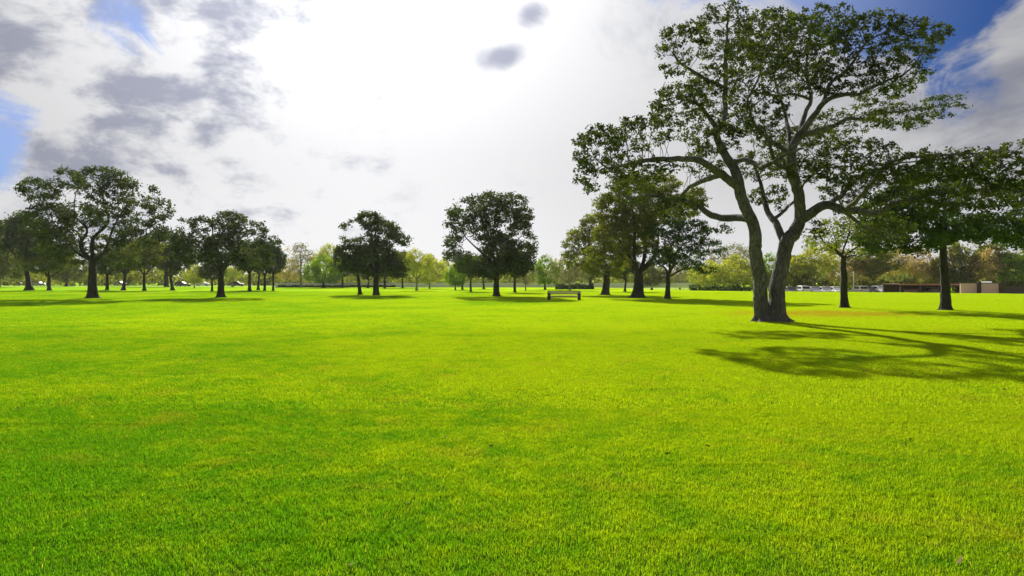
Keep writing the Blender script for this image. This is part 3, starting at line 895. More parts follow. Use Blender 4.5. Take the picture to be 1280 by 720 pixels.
ROUND = [(0, 0, 5.6, 2.2, 2.0, 1.8), (-1.9, .3, 4.7, 1.9, 1.9, 1.5), (1.9, -.4, 4.6, 2.0, 1.8, 1.5), (.4, 1.4, 4.2, 2.0, 1.6, 1.5), (-.3, -1.4, 4.1, 2.0, 1.7, 1.5)]
FLAT = [(-2.3, 0, 4.6, 2.2, 1.8, 1.4), (2.4, .5, 4.9, 2.2, 1.8, 1.5), (0, .6, 5.8, 2.0, 1.8, 1.5), (.2, -1.2, 4.4, 2.6, 1.8, 1.3), (-1.2, 1, 3.6, 1.8, 1.8, 1.1)]
TALL = [(0, 0, 6.2, 1.5, 1.4, 1.2), (-.8, .3, 5.0, 1.6, 1.5, 1.4), (.9, -.3, 4.6, 1.7, 1.5, 1.4), (0, .2, 3.6, 2.0, 1.8, 1.3), (.2, -.2, 2.8, 1.8, 1.6, .9)]
BUSHY = [(0, 0, 3.6, 2.2, 2.0, 2.2), (-2, .2, 2.7, 1.8, 1.8, 1.8), (2, -.2, 2.8, 1.9, 1.8, 1.9), (.3, 1.2, 2.2, 2.2, 1.6, 1.5), (-.2, -1.2, 2.0, 2.4, 1.6, 1.3)]
P_ = {
    'dark': [proto('dark', 1, M['oak_far'], M['bark_dark'], ROUND, 2.4, .26, 7.9, 0.31, 24), proto('dark', 2, M['oak_far'], M['bark_dark'], FLAT, 2.2, .28, 7.9, 0.31, 24, tilt=.3)],
    'olive': [proto('olive', 3, M['olive'], M['bark_dark'], ROUND, 2.1, .2, 7.9, 0.31, 22), proto('olive', 4, M['olive'], M['bark_dark'], BUSHY, 1.2, .18, 6.5, 0.31, 22)],
    'yellow': [proto('yellow', 5, M['yellow'], M['bark_grey'], ROUND, 2.0, .17, 7.2, 0.29, 18, gap=.35), proto('yellow', 6, M['yellow'], M['bark_grey'], BUSHY, 1.2, .15, 6.5, 0.29, 20)],
    'bright': [proto('bright', 7, M['bright'], M['bark_dark'], BUSHY, 1.3, .2, 7.2, 0.29, 22)],
    'tan': [proto('tan', 8, M['tan'], M['bark_grey'], ROUND, 1.9, .15, 6.8, 0.26, 13, gap=.38), proto('tan', 9, M['tan'], M['bark_grey'], BUSHY, 1.2, .14, 6.1, 0.26, 13, gap=.35)],
    'grey': [proto('grey', 10, M['grey'], M['bark_grey'], TALL, 2.0, .20, 7.2, 0.24, 11, gap=.35), proto('grey', 12, M['grey'], M['bark_grey'], BUSHY, 1.2, .16, 6.1, 0.26, 13, gap=.3)],
}
BG = [
    # kind, variant, px, base row, top row, width px, label, category name
    ('dark', 1, 36, 363, 268, 84, 'dark leaning tree with the thicker of the two trunks left of the large oak'),
    ('olive', 0, 61, 363, 306, 62, 'olive tree with a thin trunk between the far left dark tree and the large oak'),
    ('olive', 1, 83, 358, 318, 40, 'low olive tree far behind the left limb of the large left oak'),
    ('olive', 1, -2, 359, 298, 70, 'broad olive tree cut off by the left edge of the photo'),
    ('dark', 0, 8, 356, 276, 60, 'tall thin-crowned dark tree rising behind the olive tree at the left edge'),
    ('dark', 0, 134, 362.5, 312, 44, 'small dark tree first to the right of the large left oak trunk'),
    ('dark', 1, 155, 363, 300, 52, 'dark tree second to the right of the large left oak trunk'),
    ('olive', 0, 180, 363.5, 296, 50, 'olive tree midway between the two big left oaks'),
    ('dark', 0, 208, 358.5, 290, 60, 'farther tree of a dark pair just left of the broad low oak'),
    ('dark', 1, 215, 363, 308, 50, 'nearer tree of a dark pair just left of the broad low oak'),
    ('yellow', 1, 243, 360, 330, 28, 'small pale yellow green tree under the left side of the broad low oak'),
    ('dark', 0, 265, 364, 325, 34, 'small dark tree tucked beside the trunk of the broad low oak'),
    ('yellow', 0, 291, 359, 326, 26, 'small pale tree glimpsed right of the trunk of the broad low oak'),
    ('dark', 0, 312, 364, 300, 46, 'first of four slim dark trees right of the broad low oak'),
    ('dark', 1, 322.5, 362.5, 298, 36, 'second of four slim dark trees right of the broad low oak'),
    ('mid', 0, 331, 363.5, 304, 40, 'third of four slim dark trees right of the broad low oak'),
    ('dark', 0, 341.5, 363.5, 308, 30, 'fourth and rightmost of four slim dark trees right of the broad low oak'),
    ('tan', 1, 360, 359, 310, 30, 'beige half-bare tree right of the four slim dark trees'),
    ('grey', 0, 376, 359.5, 304, 30, 'tall grey nearly bare tree with a dark trunk beside the bright green tree'),
    ('bright', 0, 404, 360, 320, 44, 'bright fresh green round tree left of the rounded central oak'),
    ('yellow', 0, 414, 359, 306, 48, 'thin pale tree showing above the bright green round tree'),
    ('dark', 0, 428, 359.5, 324, 30, 'low dark tree between the bright green tree and the rounded oak'),
    ('dark', 1, 460, 360, 330, 30, 'low dark tree seen between the two trunks of the rounded oak pair'),
    ('dark', 0, 481, 360.5, 322, 32, 'low dark tree just right of the trunk of the rounded oak left of centre'),
    ('olive', 0, 503, 360, 314, 34, 'olive tree with a flared base right of the rounded oak left of centre'),
    ('yellow', 0, 521, 363, 312, 46, 'yellow green tree in the gap between the two central dark oaks'),
    ('yellow', 1, 537, 361, 318, 40, 'pale green bushy tree behind the yellow green one in the central gap'),
    ('yellow', 1, 556, 358, 322, 24, 'faint pale tree far off at the left foot of the tall central oak'),
    ('bright', 0, 569, 362.5, 330, 24, 'small light green tree under the left side of the tall central oak'),
    ('dark', 1, 578, 362, 326, 26, 'dark low tree next to the small light green one under the tall central oak'),
    ('dark', 0, 588.5, 365, 318, 32, 'nearer dark tree left of the trunk of the tall central oak'),
    ('dark', 1, 605, 361.5, 320, 34, 'dark tree close behind the trunk of the tall central oak'),
    ('dark', 0, 643.5, 366, 312, 40, 'dark tree right of the trunk of the tall central oak'),
    ('grey', 1, 657, 363, 326, 28, 'greyish tree at the right foot of the tall central oak'),
    ('bright', 0, 681, 362, 320, 34, 'light green tree showing above the left end of the bench'),
    ('grey', 1, 712, 363, 316, 46, 'grey brown bushy tree directly behind the bench'),
    ('dark', 0, 738, 361, 326, 44, 'dark bushy tree behind the right end of the bench'),
    ('dark', 1, 781, 365, 318, 40, 'thin dark tree between the two olive oaks right of the bench'),
    ('olive', 1, 815, 359, 330, 44, 'low olive tree far behind the leaning limb of the thick-trunked oak'),
    ('grey', 1, 850, 358.5, 334, 36, 'greyish bushy tree far behind the slim-trunked dark oak'),
    ('yellow', 1, 888, 361, 334, 40, 'yellow green bushy tree right of the slim-trunked dark oak'),
    ('yellow', 1, 917, 361.5, 328, 50, 'widest yellow green bushy tree left of the twin trunks'),
    ('grey', 0, 908, 357, 313, 34, 'pale grey bare tree rising above the yellow green bushes'),
    ('grey', 1, 930, 357.5, 316, 34, 'pale grey round tree touching the left of the twin trunks'),
    ('bright', 0, 961, 362, 326, 30, 'light green tree framed between the twin trunks of the big oak'),
    ('olive', 1, 996, 362, 328, 34, 'olive bushy tree just right of the twin trunks'),
    ('yellow', 0, 1018, 362.5, 316, 44, 'olive yellow tree behind the left branch of the slender tree'),
    ('tan', 0, 1036, 361.5, 312, 44, 'peach-coloured tree just left of the slender dark trunk'),
    ('tan', 1, 1068, 362, 318, 46, 'beige tree just right of the slender dark trunk'),
    ('olive', 0, 1092, 362, 318, 46, 'olive tree above the row of cars, halfway between the two right trunks'),
    ('tan', 0, 1118, 361.5, 316, 44, 'tan tree above the left end of the carport'),
    ('tan', 0, 1142, 362, 314, 46, 'warm orange tan tree above the middle of the carport'),
    ('tan', 1, 1163, 362, 322, 36, 'orange tan bushy tree touching the left of the lone right oak trunk'),
    ('olive', 1, 1196, 362.5, 312, 44, 'olive brown tree just right of the lone right oak trunk'),
    ('tan', 1, 1218, 362.5, 306, 50, 'tan and olive tree above the pink wall'),
    ('olive', 0, 1240, 362, 312, 40, 'olive tree above the dark post of the pink wall'),
    ('bright', 0, 1264, 364, 326, 46, 'vivid yellow green bushy tree over the wall at the right edge'),
    ('olive', 0, 1296, 362, 316, 46, 'olive tree running out of the photo at the right edge'),
]
P_['mid'] = [proto('mid', 21, M['mid'], M['bark_dark'], ROUND, 2.2, .24, 7.9, .31, 10)]
EXT = {}
for k_, lst in P_.items():
    EXT[k_] = []
    for tm, lm in lst:
        c = np.zeros(len(lm.vertices) * 3, np.float32); lm.vertices.foreach_get('co', c); c = c.reshape(-1, 3)
        EXT[k_].append((np.percentile(c[:, 0], 99) - np.percentile(c[:, 0], 1), np.percentile(c[:, 2], 99.5)))
rb = random.Random(5)
NAMES = {'dark': 'oak_tree', 'olive': 'olive_green_tree', 'yellow': 'yellow_green_tree', 'bright': 'light_green_tree', 'tan': 'tan_tree', 'grey': 'grey_tree', 'mid': 'oak_tree'}
for kind, var, px, py, top, wpx, label in BG:
    D = CAM_H * F / (py - HOR)
    x = (px - 640) / F * D
    far_right = x > 40
    if far_right: D = max(D, 132); x = (px - 640) / F * D; top -= 8; wpx *= 1.15
    z = gz(x, D)
    ztop = CAM_H - (top - HOR) / F * D
    tm, lm = P_[kind][var]
    w0, h0 = EXT[kind][var]
    t = thing(NAMES[kind], (x, D, z), label, 'tree', 'trees along the far side of the park', rb.choice([0, math.pi]) + rb.uniform(-.4, .4))
    sx = wpx / F * D / w0 * 1.08
    t.scale = (sx, sx, (ztop - z) / h0)
    link('trunk', tm, t); link('crown', lm, t)


# --- far woods behind everything: reads as one mass
def far_wood():
    r = np.random.default_rng(77)
    cs = []
    for k in range(1500):
        x = r.uniform(-330, 330); y = r.uniform(215, 300)
        if x > 60 and y < 230: y += 30
        cs.append((x, y, 0.4 + abs(r.normal(0, 1)) * 1.2 + 2.6 * r.random() * (1 + .5 * math.sin(x * .09))))
    cs = np.array(cs)
    c = np.repeat(cs, 42, axis=0); m_ = len(c)
    c = c + r.normal(0, 1, (m_, 3)) * np.array([1.7, 1.5, 1.0]); c[:, 2] = np.abs(c[:, 2]) + .05
    nrm = r.normal(0, 1, (m_, 3)); nrm /= np.linalg.norm(nrm, axis=1, keepdims=True)
    t = np.cross(nrm, r.normal(0, 1, (m_, 3))); t /= np.linalg.norm(t, axis=1, keepdims=True)
    b = np.cross(nrm, t); s_ = (.45 + .4 * r.random(m_))[:, None]
    V = np.stack([c - t * s_, c + b * s_ * .6, c + t * s_, c - b * s_ * .6], 1).reshape(-1, 3)
    i = np.arange(m_) * 4
    tone = np.repeat(np.repeat(np.clip(r.normal(.45, .35, len(cs)), 0, 1), 42), 4)
    me = np_mesh('far_wood', V, np.stack([i, i + 1, i + 2, i + 3], 1), None, M['olive'], False, tone)
    tag(link('far_wood', me), 'dark belt of distant woods closing the far side of the park', 'woods', kind='stuff')


far_wood()


# ------------------------------------------------------------------ small mesh kit
class MB:
    def __init__(s):
        s.V, s.F = [], []

    def box(s, x0, x1, y0, y1, z0, z1):
        b = len(s.V)
        s.V += [(x, y, z) for z in (z0, z1) for (x, y) in ((x0, y0), (x1, y0), (x1, y1), (x0, y1))]
        s.F += [tuple(b + i for i in f) for f in ((0, 3, 2, 1), (4, 5, 6, 7), (0, 1, 5, 4), (1, 2, 6, 5), (2, 3, 7, 6), (3, 0, 4, 7))]
        return s

    def prism(s, prof, x0, x1):
        """profile of (y, z) points run from x0 to x1"""
        b = len(s.V); n = len(prof)
        s.V += [(x0, y, z) for y, z in prof] + [(x1, y, z) for y, z in prof]
        s.F += [tuple(b + i for i in range(n)), tuple(b + n + i for i in range(n - 1, -1, -1))]
        s.F += [(b + i, b + n + i, b + n + (i + 1) % n, b + (i + 1) % n) for i in range(n)]
        return s

    def cyl(s, cx, cy, cz, r, h, axis='z', n=20, r2=None):
        b = len(s.V); r2 = r if r2 is None else r2
        for k, rr in ((0, r), (1, r2)):
            for i in range(n):
                a = i * 2 * math.pi / n
                u, v_ = math.cos(a) * rr, math.sin(a) * rr
                s.V.append((cx + u, cy + v_, cz + k * h) if axis == 'z' else (cx + k * h, cy + u, cz + v_))
        s.F += [tuple(b + i for i in range(n - 1, -1, -1)), tuple(b + n + i for i in range(n))]
        s.F += [(b + i, b + (i + 1) % n, b + n + (i + 1) % n, b + n + i) for i in range(n)]
        return s

    def build(s, name, material, parent=None, bevel=0.0, smooth=False):
        me = bpy.data.meshes.new(name)
        me.from_pydata(s.V, [], s.F); me.update()
        me.materials.append(material)
        o = link(name, me, parent)
        if bevel:
            md = o.modifiers.new('bevel', 'BEVEL'); md.width = bevel; md.segments = 2; md.limit_method = 'ANGLE'
        if smooth:
            me.polygons.foreach_set('use_smooth', [True] * len(me.polygons))
        return o


# ------------------------------------------------------------------ bench
MW = simple('weathered_wood', (0.46, 0.39, 0.19), 0.75, var=.25, scale=14, bump=.2)
MI = simple('dark_concrete', (0.022, 0.022, 0.024), 0.7, var=.3, bump=.2)


def bench():
    g = G(705, 375.5)
    t = thing('park_bench', g, 'long wooden park bench with dark solid ends standing alone on the lawn', 'bench')
    hw = 1.50
    for k, (y, z) in enumerate(((-.34, .44), (-.20, .455), (-.06, .455))):
        pass
    sb = MB()
    for y in (-.30, -.155, -.01): sb.box(-hw, hw, y - .064, y + .064, .43, .475)
    sb.box(-hw + .28, hw - .28, -.375, -.345, .30, .43)
    sb.build('seat', MW, t, .006)
    bb = MB()
    for k in range(2):
        z0 = .62 + k * .17; y0 = .12 + k * .045
        bb.prism([(y0, z0), (y0 + .035, z0 - .008), (y0 + .075, z0 + .135), (y0 + .04, z0 + .143)], -hw, hw)
    bb.build('backrest', MW, t, .006)
    for sgn in (-1, 1):
        f = MB()
        x0 = sgn * (hw - .10)
        # solid end: foot, upright carrying the seat, sloping back post, arm
        f.prism([(-.40, -.03), (.32, -.03), (.32, .07), (.14, .12), (.17, .40), (.30, .93), (.22, .95), (.08, .50), (.05, .425), (-.36, .425), (-.36, .33), (-.20, .28), (-.22, .12), (-.40, .07)], x0 - .15, x0 + .15)
        e = f.build('leg', MI, t, .01)
        a = MB(); a.prism([(-.40, .66), (.16, .66), (.16, .71), (-.40, .71)], x0 - .055, x0 + .055)
        a.prism([(-.38, .425), (-.31, .425), (-.31, .662), (-.38, .662)], x0 - .04, x0 + .04)
        a.build('armrest', MI, t, .008)
    t.rotation_euler = (0, 0, R(-6))
    t.scale = (1, 1, .93)


bench()

# ------------------------------------------------------------------ parked cars
MG = simple('car_glass', (0.015, 0.018, 0.022), 0.08, var=.1)
MT = simple('tyre_rubber', (0.02, 0.02, 0.02), 0.85)
MR = simple('wheel_rim', (0.45, 0.45, 0.47), 0.3, 0.9)
MLH = simple('headlight_lens', (0.75, 0.76, 0.78), 0.15)
MLT = simple('tail_light_lens', (0.40, 0.02, 0.02), 0.2)
MBK = simple('black_plastic', (0.02, 0.02, 0.022), 0.6)
PAINT = {k: simple(k + '_paint', c, 0.28, 0.15, var=.04) for k, c in dict(white=(.78, .78, .78), silver=(.46, .46, .50), lavender=(.42, .38, .50), charcoal=(.05, .05, .06), blue=(.08, .12, .26), cream=(.72, .68, .56), red=(.28, .03, .03)).items()}


def loft(sections, name, m, parent, sub=1):
    """sections: list of (y, [(x, z)...]) right-half outlines mirrored, joined into a closed skin"""
    V, Fc = [], []
    n = None
    for y, half in sections:
        ring = [(x, y, z) for x, z in half] + [(-x, y, z) for x, z in reversed(half)]
        n = len(ring); V += ring
    for k in range(len(sections) - 1):
        for i in range(n):
            a, b = k * n + i, k * n + (i + 1) % n
            Fc.append((a, b, b + n, a + n))
    Fc.append(tuple(range(n - 1, -1, -1)))
    Fc.append(tuple((len(sections) - 1) * n + i for i in range(n)))
    me = bpy.data.meshes.new(name); me.from_pydata(V, [], Fc); me.update()
    me.materials.append(m)
    o = link(name, me, parent)
    o.modifiers.new('bevel', 'BEVEL').width = .03
    return o


def car(paint, h=1.46, suv=False):
    """nose towards -y"""
    t = thing('parked_car', (0, 0, 0), 'x', 'car', 'cars parked in a row beyond the lawn')
    k = h / 1.46
    def lower(y, w, z0, z1): return (y, [(w * .93, z0), (w, z0 + .16), (w, z1 - .14), (w * .93, z1)])
    b = loft([lower(-2.22, .70, .34, .62), lower(-2.05, .84, .24, .76 * k), lower(-1.1, .89, .20, .90 * k), lower(0, .90, .20, .95 * k), lower(1.4, .89, .20, .96 * k), lower(2.0, .85, .24, .94 * k), lower(2.2, .76, .34, .84 * k)], 'body', paint, t)
    back = 2.05 if suv else 1.65
    def cab(y, w, z0, z1): return (y, [(w, z0), (w * .8 if z1 - z0 > .2 else w * .95, z1)])
    loft([cab(-1.05, .78, .80 * k, .92 * k), cab(-.30, .80, .88 * k, h - .03), cab(.4, .80, .88 * k, h), cab(1.0 if not suv else 1.6, .80, .88 * k, h - .03), cab(back, .78, .82 * k, .98 * k)], 'roof', paint, t)
    # glass set just proud of the cabin skin
    f = MB(); zb, zt = .955 * k, h - .11
    f.V += [(-.68, -.955, zb), (.68, -.955, zb), (.60, -.43, zt), (-.60, -.43, zt)]; f.F += [(0, 1, 2, 3)]
    f.build('windscreen', MG, t)
    yb0, yb1 = back + .01, (1.6 if suv else 1.0) + .12
    f = MB(); f.V += [(.66, yb0 - .01, zb + .05), (-.66, yb0 - .01, zb + .05), (-.60, yb1, zt), (.60, yb1, zt)]; f.F += [(0, 1, 2, 3)]
    f.build('rear_window', MG, t)
    for s_ in (-1, 1):
        f = MB(); f.V += [(s_ * .815, -.62, .99 * k), (s_ * .815, back - .35, .99 * k), (s_ * .70, back - .75, zt), (s_ * .70, -.22, zt)]; f.F += [(0, 1, 2, 3)]
        f.build('side_window', MG, t)
        for y in (-1.38, 1.32):
            wv = MB(); wv.cyl(s_ * .80 - (.0 if s_ > 0 else .0) - .11, y, .31, .315, .22, 'x', 22)
            tyre = wv.build('wheel', MT, t)
            rr = MB(); rr.cyl(s_ * .80 + (.105 if s_ > 0 else -.125), y, .31, .19, .02, 'x', 16)
            rr.build('rim', MR, tyre)
        MB().box(s_ * .62 - .13, s_ * .62 + .13, -2.20, -2.10, .58, .70).build('headlight', MLH, t, .02)
        MB().box(s_ * .66 - .12, s_ * .66 + .12, 2.13, 2.215, .66 * k, .80 * k).build('tail_light', MLT, t, .02)
        MB().box(s_ * .97 - .08, s_ * .97 + .08, -.62, -.50, .95 * k, 1.06 * k).build('wing_mirror', paint, t, .02)
    MB().box(-.42, .42, -2.245, -2.20, .36, .56).build('grille', MBK, t, .01)
    return t


def copy_tree(o, parent=None):
    c = o.copy(); COL.objects.link(c)
    if parent: c.parent = parent
    for ch in list(o.children):
        copy_tree(ch, c)
    return c


protos = {}
def place_car(paint, px, D, label, rz=0.0, suv=False, group='cars parked in a row beyond the lawn', h=1.46):
    key = (paint, suv, h)
    if key in protos:
        t = copy_tree(protos[key])
    else:
        t = car(PAINT[paint], h, suv); protos[key] = t
    x = (px - 640) / F * D
    t.location = (x, D, gz(x, D) + .012)
    t.rotation_euler = (0, 0, rz)
    t['label'] = label; t['group'] = group
    return t


ROWC = [
    ('charcoal', 988, 'dark car at the left end of the row, half hidden by the twin trunks', False),
    ('white', 1002, 'white car, the brightest one just right of the twin trunks', True),
    ('lavender', 1017, 'lavender grey car beside the bright white one', False),
    ('silver', 1031, 'silver car in the row, second left of the slender dark trunk', False),
    ('white', 1045, 'white car directly left of the slender dark trunk', False),
    ('cream', 1074, 'cream coloured car right of the slender dark trunk', True),
    ('charcoal', 1087, 'dark car midway between the slender trunk and the carport', False),
    ('white', 1100, 'white car second left of the carport', True),
    ('silver', 1115, 'pale silver car with a low hood next to the left end of the carport', False),
]
for k, (pt, px, lab, suv) in enumerate(ROWC):
    place_car(pt, px, 121 + rb.uniform(-.6, .6), lab, R(rb.uniform(-3, 3)) + (math.pi if k in (1, 5) else 0), suv, h=1.62 if suv else 1.46)
place_car('lavender', 1168, 109, 'lavender grey car inside the right bay of the carport', 0)
place_car('charcoal', 228, 200, 'small dark car far off under the trees left of the broad low oak', R(80), group='cars far off under the left trees')
place_car('white', 253, 215, 'bright white car far off just left of the trunk of the broad low oak', R(95), True, 'cars far off under the left trees', 1.62)
place_car('silver', 48, 230, 'silver car far off between the two leftmost trunks', R(88), group='cars far off under the left trees')
place_car('lavender', 150, 235, 'dull lavender car far off between the small dark trunks right of the large left oak', R(92), group='cars far off under the left trees')
place_car('charcoal', 296, 205, 'dark car far off right of the trunk of the broad low oak', R(90), group='cars far off under the left trees')

# ------------------------------------------------------------------ car park, walls, posts
MAS = simple('asphalt', (0.055, 0.055, 0.058), .9, var=.2, scale=1.5, bump=.2)
MKB = simple('kerb_concrete', (0.33, 0.32, 0.30), .9, var=.15, bump=.2)
MPK = simple('pink_stucco', (0.62, 0.37, 0.46), .9, var=.12, scale=2.5, bump=.3)
MTC = simple('terracotta_fascia', (0.36, 0.15, 0.11), .8, var=.2)
MDB = simple('dark_brown_timber', (0.045, 0.028, 0.026), .8, var=.3)
MCW = simple('pale_concrete_wall', (0.70, 0.69, 0.65), .9, var=.18, scale=.4, bump=.3)
MWH = simple('white_painted_metal', (0.74, 0.74, 0.72), .5, var=.06)


def strip(name, pts, wd, m, zoff):
    V, Fc = [], []
    for k, (x, y) in enumerate(pts):
        V += [(x, y, gz(x, y) + zoff), (x, y + wd, gz(x, y + wd) + zoff)]
        if k: b = 2 * k; Fc.append((b - 2, b, b + 1, b - 1))
    me = bpy.data.meshes.new(name); me.from_pydata(V, [], Fc); me.update(); me.materials.append(m)
    return tag(link(name, me), kind='structure')


def carpark():
    V, Fc = [], []
    n = 40
    for k in range(n + 1):
        x = 40 + 90 * k / n
        yc = 110 - (x - 47) * 0.85 + 12.5
        yc = max(yc, 98)
        for y in (min(yc, 116), 127.0):
            V.append((x, y, gz(x, y) + .006))
        if k: b = 2 * k; Fc.append((b - 2, b, b + 1, b - 1))
    me = bpy.data.meshes.new('road'); me.from_pydata(V, [], Fc); me.update(); me.materials.append(MAS)
    tag(link('road', me), kind='structure')


carpark()
# pale road crossing the far left side of the park
strip('far_road', [(-240 + 12 * k, 205) for k in range(31)], 9, MKB, .01)


def carport():
    D = 106.0
    x0, x1 = (1126 - 640) / F * D, (1200 - 640) / F * D
    zb = gz((x0 + x1) / 2, D)
    t = thing('carport', (x0, D, zb), 'low open carport with terracotta roof edge and dark bays, right of the parked cars', 'carport')
    Wd = x1 - x0
    MB().box(-.3, Wd + .3, -.2, 5.2, 1.98, 2.03).box(-.32, Wd + .32, -.24, -.203, 1.84, 2.06).build('roof', MTC, t, .01)
    MB().box(0, Wd, 5.0, 5.15, 0, 1.98).build('back_wall', MDB, t)
    for k in range(4):
        xx = Wd * k / 3
        MB().box(xx - .12, xx + .12, -.05, .19, -.05, 1.98).build('post', MDB, t, .01)
    MB().box(Wd * .33 + .2, Wd * .62, 4.6, 4.9, 0, 1.1).build('partition_panel', MPK, t)


carport()


def pink_wall():
    D = 101.0
    x0, x1 = (1201 - 640) / F * D, (1251 - 640) / F * D
    zb = gz(x0 + 2, D)
    Wd = x1 - x0
    t = thing('garden_wall', (x0, D, zb), 'pinkish stucco wall with two dark posts right of the lone right oak trunk', 'wall')
    MB().box(0, Wd, 0, .25, -.1, 2.05).build('wall_panel', MPK, t, .01)
    MB().box(-.06, Wd + .06, -.05, .30, 2.053, 2.13).build('coping', MDB, t, .01)
    for px_ in (1223, 1250.5):
        xx = (px_ - 640) / F * D - x0
        MB().box(xx - .24, xx + .24, -.30, -.055, -.1, 2.35).build('post', MDB, t, .015)
    # darker continuation with a pale low ledge
    x2, x3 = (1253 - 640) / F * D, (1320 - 640) / F * D
    t2 = thing('timber_fence', (x2, D + .1, gz(x2, D)), 'dark brown board fence with a pale ledge at its foot at the right edge', 'fence')
    f = MB(); nb = int((x3 - x2) / .22)
    for k in range(nb): f.box(k * .22, k * .22 + .20, 0, .03, 0, 1.72 + .02 * (k % 3))
    f.build('boards', MDB, t2)
    MB().box(0, x3 - x2, .034, .10, .3, .40).box(0, x3 - x2, .034, .10, 1.35, 1.45).build('rails', MDB, t2)
    MB().box(.2, 2.9, -.62, -.12, -.1, .62).build('ledge', MWH, t2, .02)


pink_wall()


def van():
    D = 112.0
    x = (1231 - 640) / F * D
    t = thing('white_van', (x, D, gz(x, D)), 'tall white van whose roof shows above the pink wall', 'van')
    def s(y, wd, z0, z1): return (y, [(wd, z0), (wd * 1.0, (z0 + z1) / 2), (wd * .93, z1)])
    loft([s(-2.6, .90, .35, 1.0), s(-2.3, .98, .3, 1.2), s(-1.6, 1.0, .3, 2.25), s(-1.2, 1.0, .3, 2.42), s(2.5, 1.0, .3, 2.42), s(2.6, .96, .35, 2.35)], 'body', PAINT['white'], t)
    t.rotation_euler = (0, 0, -math.atan2(x, D))
    f = MB(); f.V += [(-.82, -2.27, 1.26), (.82, -2.27, 1.26), (.78, -1.66, 2.16), (-.78, -1.66, 2.16)]; f.F += [(0, 1, 2, 3)]; f.build('windscreen', MG, t)
    for s_ in (-1, 1):
        for y in (-1.6, 1.6):
            wh = MB().cyl(s_ * .9 - .11, y, .34, .34, .22, 'x', 22).build('wheel', MT, t)
            MB().cyl(s_ * .9 + (.105 if s_ > 0 else -.125), y, .34, .2, .02, 'x', 16).build('rim', MR, wh)
        MB().box(s_ * .68 - .14, s_ * .68 + .14, -2.66, -2.56, .72, .92).build('headlight', MLH, t, .02)


van()


def far_wall():
    D = 178.0
    x0, x1 = (345 - 640) / F * D, (900 - 640) / F * D
    t = thing('boundary_wall', (x0, D, 0), 'long pale concrete wall running behind the central trees', 'wall')
    Wd = x1 - x0
    MB().box(0, Wd, 0, .22, -.1, 1.12).build('wall_panel', MCW, t)
    MB().box(-.05, Wd + .05, -.04, .26, 1.123, 1.20).build('coping', MKB, t)
    k = 0
    pb = MB()
    xx = 0
    while xx < Wd:
        pb.box(xx - .18, xx + .18, -.09, -.003, -.1, 1.118); xx += 6.0
    pb.build('buttresses', MCW, t)
    # low dark hedge along the foot
    hedge('hedge', x0 + 1, x0 + Wd * .27, D - 1.2, .45, .8, 'low dark clipped hedge along the foot of the pale wall, left of the rounded oak', M['oak_far'], 5)


def hedge(name, x0, x1, y, h, dp, label, m, seed, n_per=160):
    r = np.random.default_rng(seed)
    n = int((x1 - x0) * n_per)
    L_ = x1 - x0
    zt = h * (.85 + .15 * np.sin(np.arange(n) * .1))
    c = np.stack([r.random(n) * L_, (r.random(n) - .5) * dp, r.random(n) * h * (1 + .15 * r.random(n))], 1)
    c[:, 2] *= 1 + .18 * np.sin(c[:, 0] * 1.7) + .1 * np.sin(c[:, 0] * 4.3 + 1)
    nrm = r.normal(0, 1, (n, 3)); nrm /= np.linalg.norm(nrm, axis=1, keepdims=True)
    t_ = np.cross(nrm, r.normal(0, 1, (n, 3))); t_ /= np.linalg.norm(t_, axis=1, keepdims=True)
    b = np.cross(nrm, t_); s_ = (.10 + .12 * r.random(n))[:, None]
    V = np.stack([c - t_ * s_, c + b * s_ * .6, c + t_ * s_, c - b * s_ * .6], 1).reshape(-1, 3)
    i = np.arange(n) * 4
    me = np_mesh(name, V, np.stack([i, i + 1, i + 2, i + 3], 1), None, m, False, np.repeat(r.random(n) * .7, 4))
    z = gz((x0 + x1) / 2, y)
    return tag(link(name, me, None, (x0, y, z)), label, 'hedge')


far_wall()
# dark hedge left of the twin trunks and behind the bench
def hx(px, D): return (px - 640) / F * D
hedge('hedge', hx(862, 126), hx(942, 126), 126, 1.35, 1.6, 'dark hedge behind the lawn just left of the twin trunks', M['mid'], 8, 330)
hedge('hedge', hx(975, 130), hx(1130, 130), 129.6, 2.1, 1.6, 'brushy olive hedge behind the row of parked cars', M['olive'], 12, 330)
hedge('hedge', hx(1131, 129), hx(1330, 129), 128.6, 2.3, 1.6, 'tall brushy hedge behind the carport and the pink wall', M['olive'], 13, 330)
hedge('hedge', hx(694, 140), hx(742, 140), 140, .95, 1.8, 'low dark hedge behind the bench', M['oak_far'], 9, 300)

# posts
def pole(px, D, h, r, label, name='post'):
    x = hx(px, D)
    o = MB().cyl(0, 0, -.1, r, h, 'z', 14, r * .7).cyl(0, 0, h - .1, r * .9, .06, 'z', 14).build(name, MWH)
    o.location = (x, D, gz(x, D))
    tag(o, label, 'post')


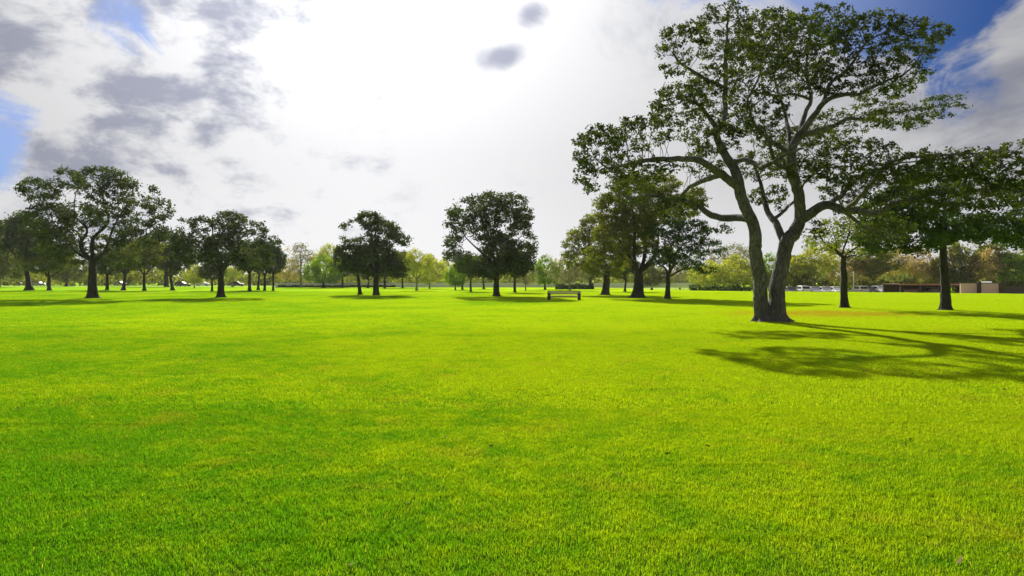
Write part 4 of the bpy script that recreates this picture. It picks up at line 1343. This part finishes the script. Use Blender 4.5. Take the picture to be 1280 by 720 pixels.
pole(943, 108, 1.35, .10, 'short pale post touching the left side of the twin trunks')
pole(1067, 119, 4.2, .09, 'tall thin pale pole among the cars right of the slender dark trunk', 'lamp_pole')


def fallen_leaves():
    r = np.random.default_rng(31)
    n = 130
    y = 3.2 + 32 * r.random(n) ** 1.3
    x = (r.random(n) - .5) * 1.7 * y
    m_ = n + 260                                             # a thicker scatter under the big oak
    x = np.concatenate([x, 11.8 + r.normal(0, 3.2, 260)]); y = np.concatenate([y, 30.0 + r.normal(0, 2.6, 260)])
    z = np.array([gz(a, b) for a, b in zip(x, y)]) + .018 + .016 * r.random(m_)
    c = np.stack([x, y, z], 1)
    nrm = r.normal(0, .45, (m_, 3)) + np.array([0, 0, 1.0]); nrm /= np.linalg.norm(nrm, axis=1, keepdims=True)
    t = np.cross(nrm, r.normal(0, 1, (m_, 3))); t /= np.linalg.norm(t, axis=1, keepdims=True)
    b = np.cross(nrm, t); s_ = (.04 + .035 * r.random(m_))[:, None]
    V = np.stack([c - t * s_ * .6, c - t * s_ * .15 + b * s_ * .3, c + t * s_ * .25 + b * s_ * .22 + nrm * s_ * .1, c + t * s_ * .6 + nrm * s_ * .22,
                  c + t * s_ * .25 - b * s_ * .22 + nrm * s_ * .1, c - t * s_ * .15 - b * s_ * .3], 1).reshape(-1, 3)
    i = np.arange(m_) * 6
    q = np.concatenate([np.stack([i, i + 1, i + 2, i + 5], 1), np.stack([i + 5, i + 2, i + 3, i + 4], 1)])
    me = np_mesh('fallen_leaves', V, q, None, M['litter'], False, np.repeat(r.random(m_), 6))
    tag(link('fallen_leaves', me), 'scattered brown fallen leaves lying on the grass', 'leaves', kind='stuff')


fallen_leaves()


def haze():
    m, n = mat('hazy_air')
    v = n.new('ShaderNodeVolumePrincipled')
    v.inputs['Color'].default_value = (0.98, 0.98, 0.98, 1)
    v.inputs['Density'].default_value = 0.00010
    v.inputs['Anisotropy'].default_value = 0.3
    o = n.new('ShaderNodeOutputMaterial')
    m.node_tree.links.new(v.outputs[0], o.inputs['Volume'])
    tag(MB().box(-3700, 3700, -3700, 3700, -2.2, 18).build('haze', m), kind='stuff')


haze()
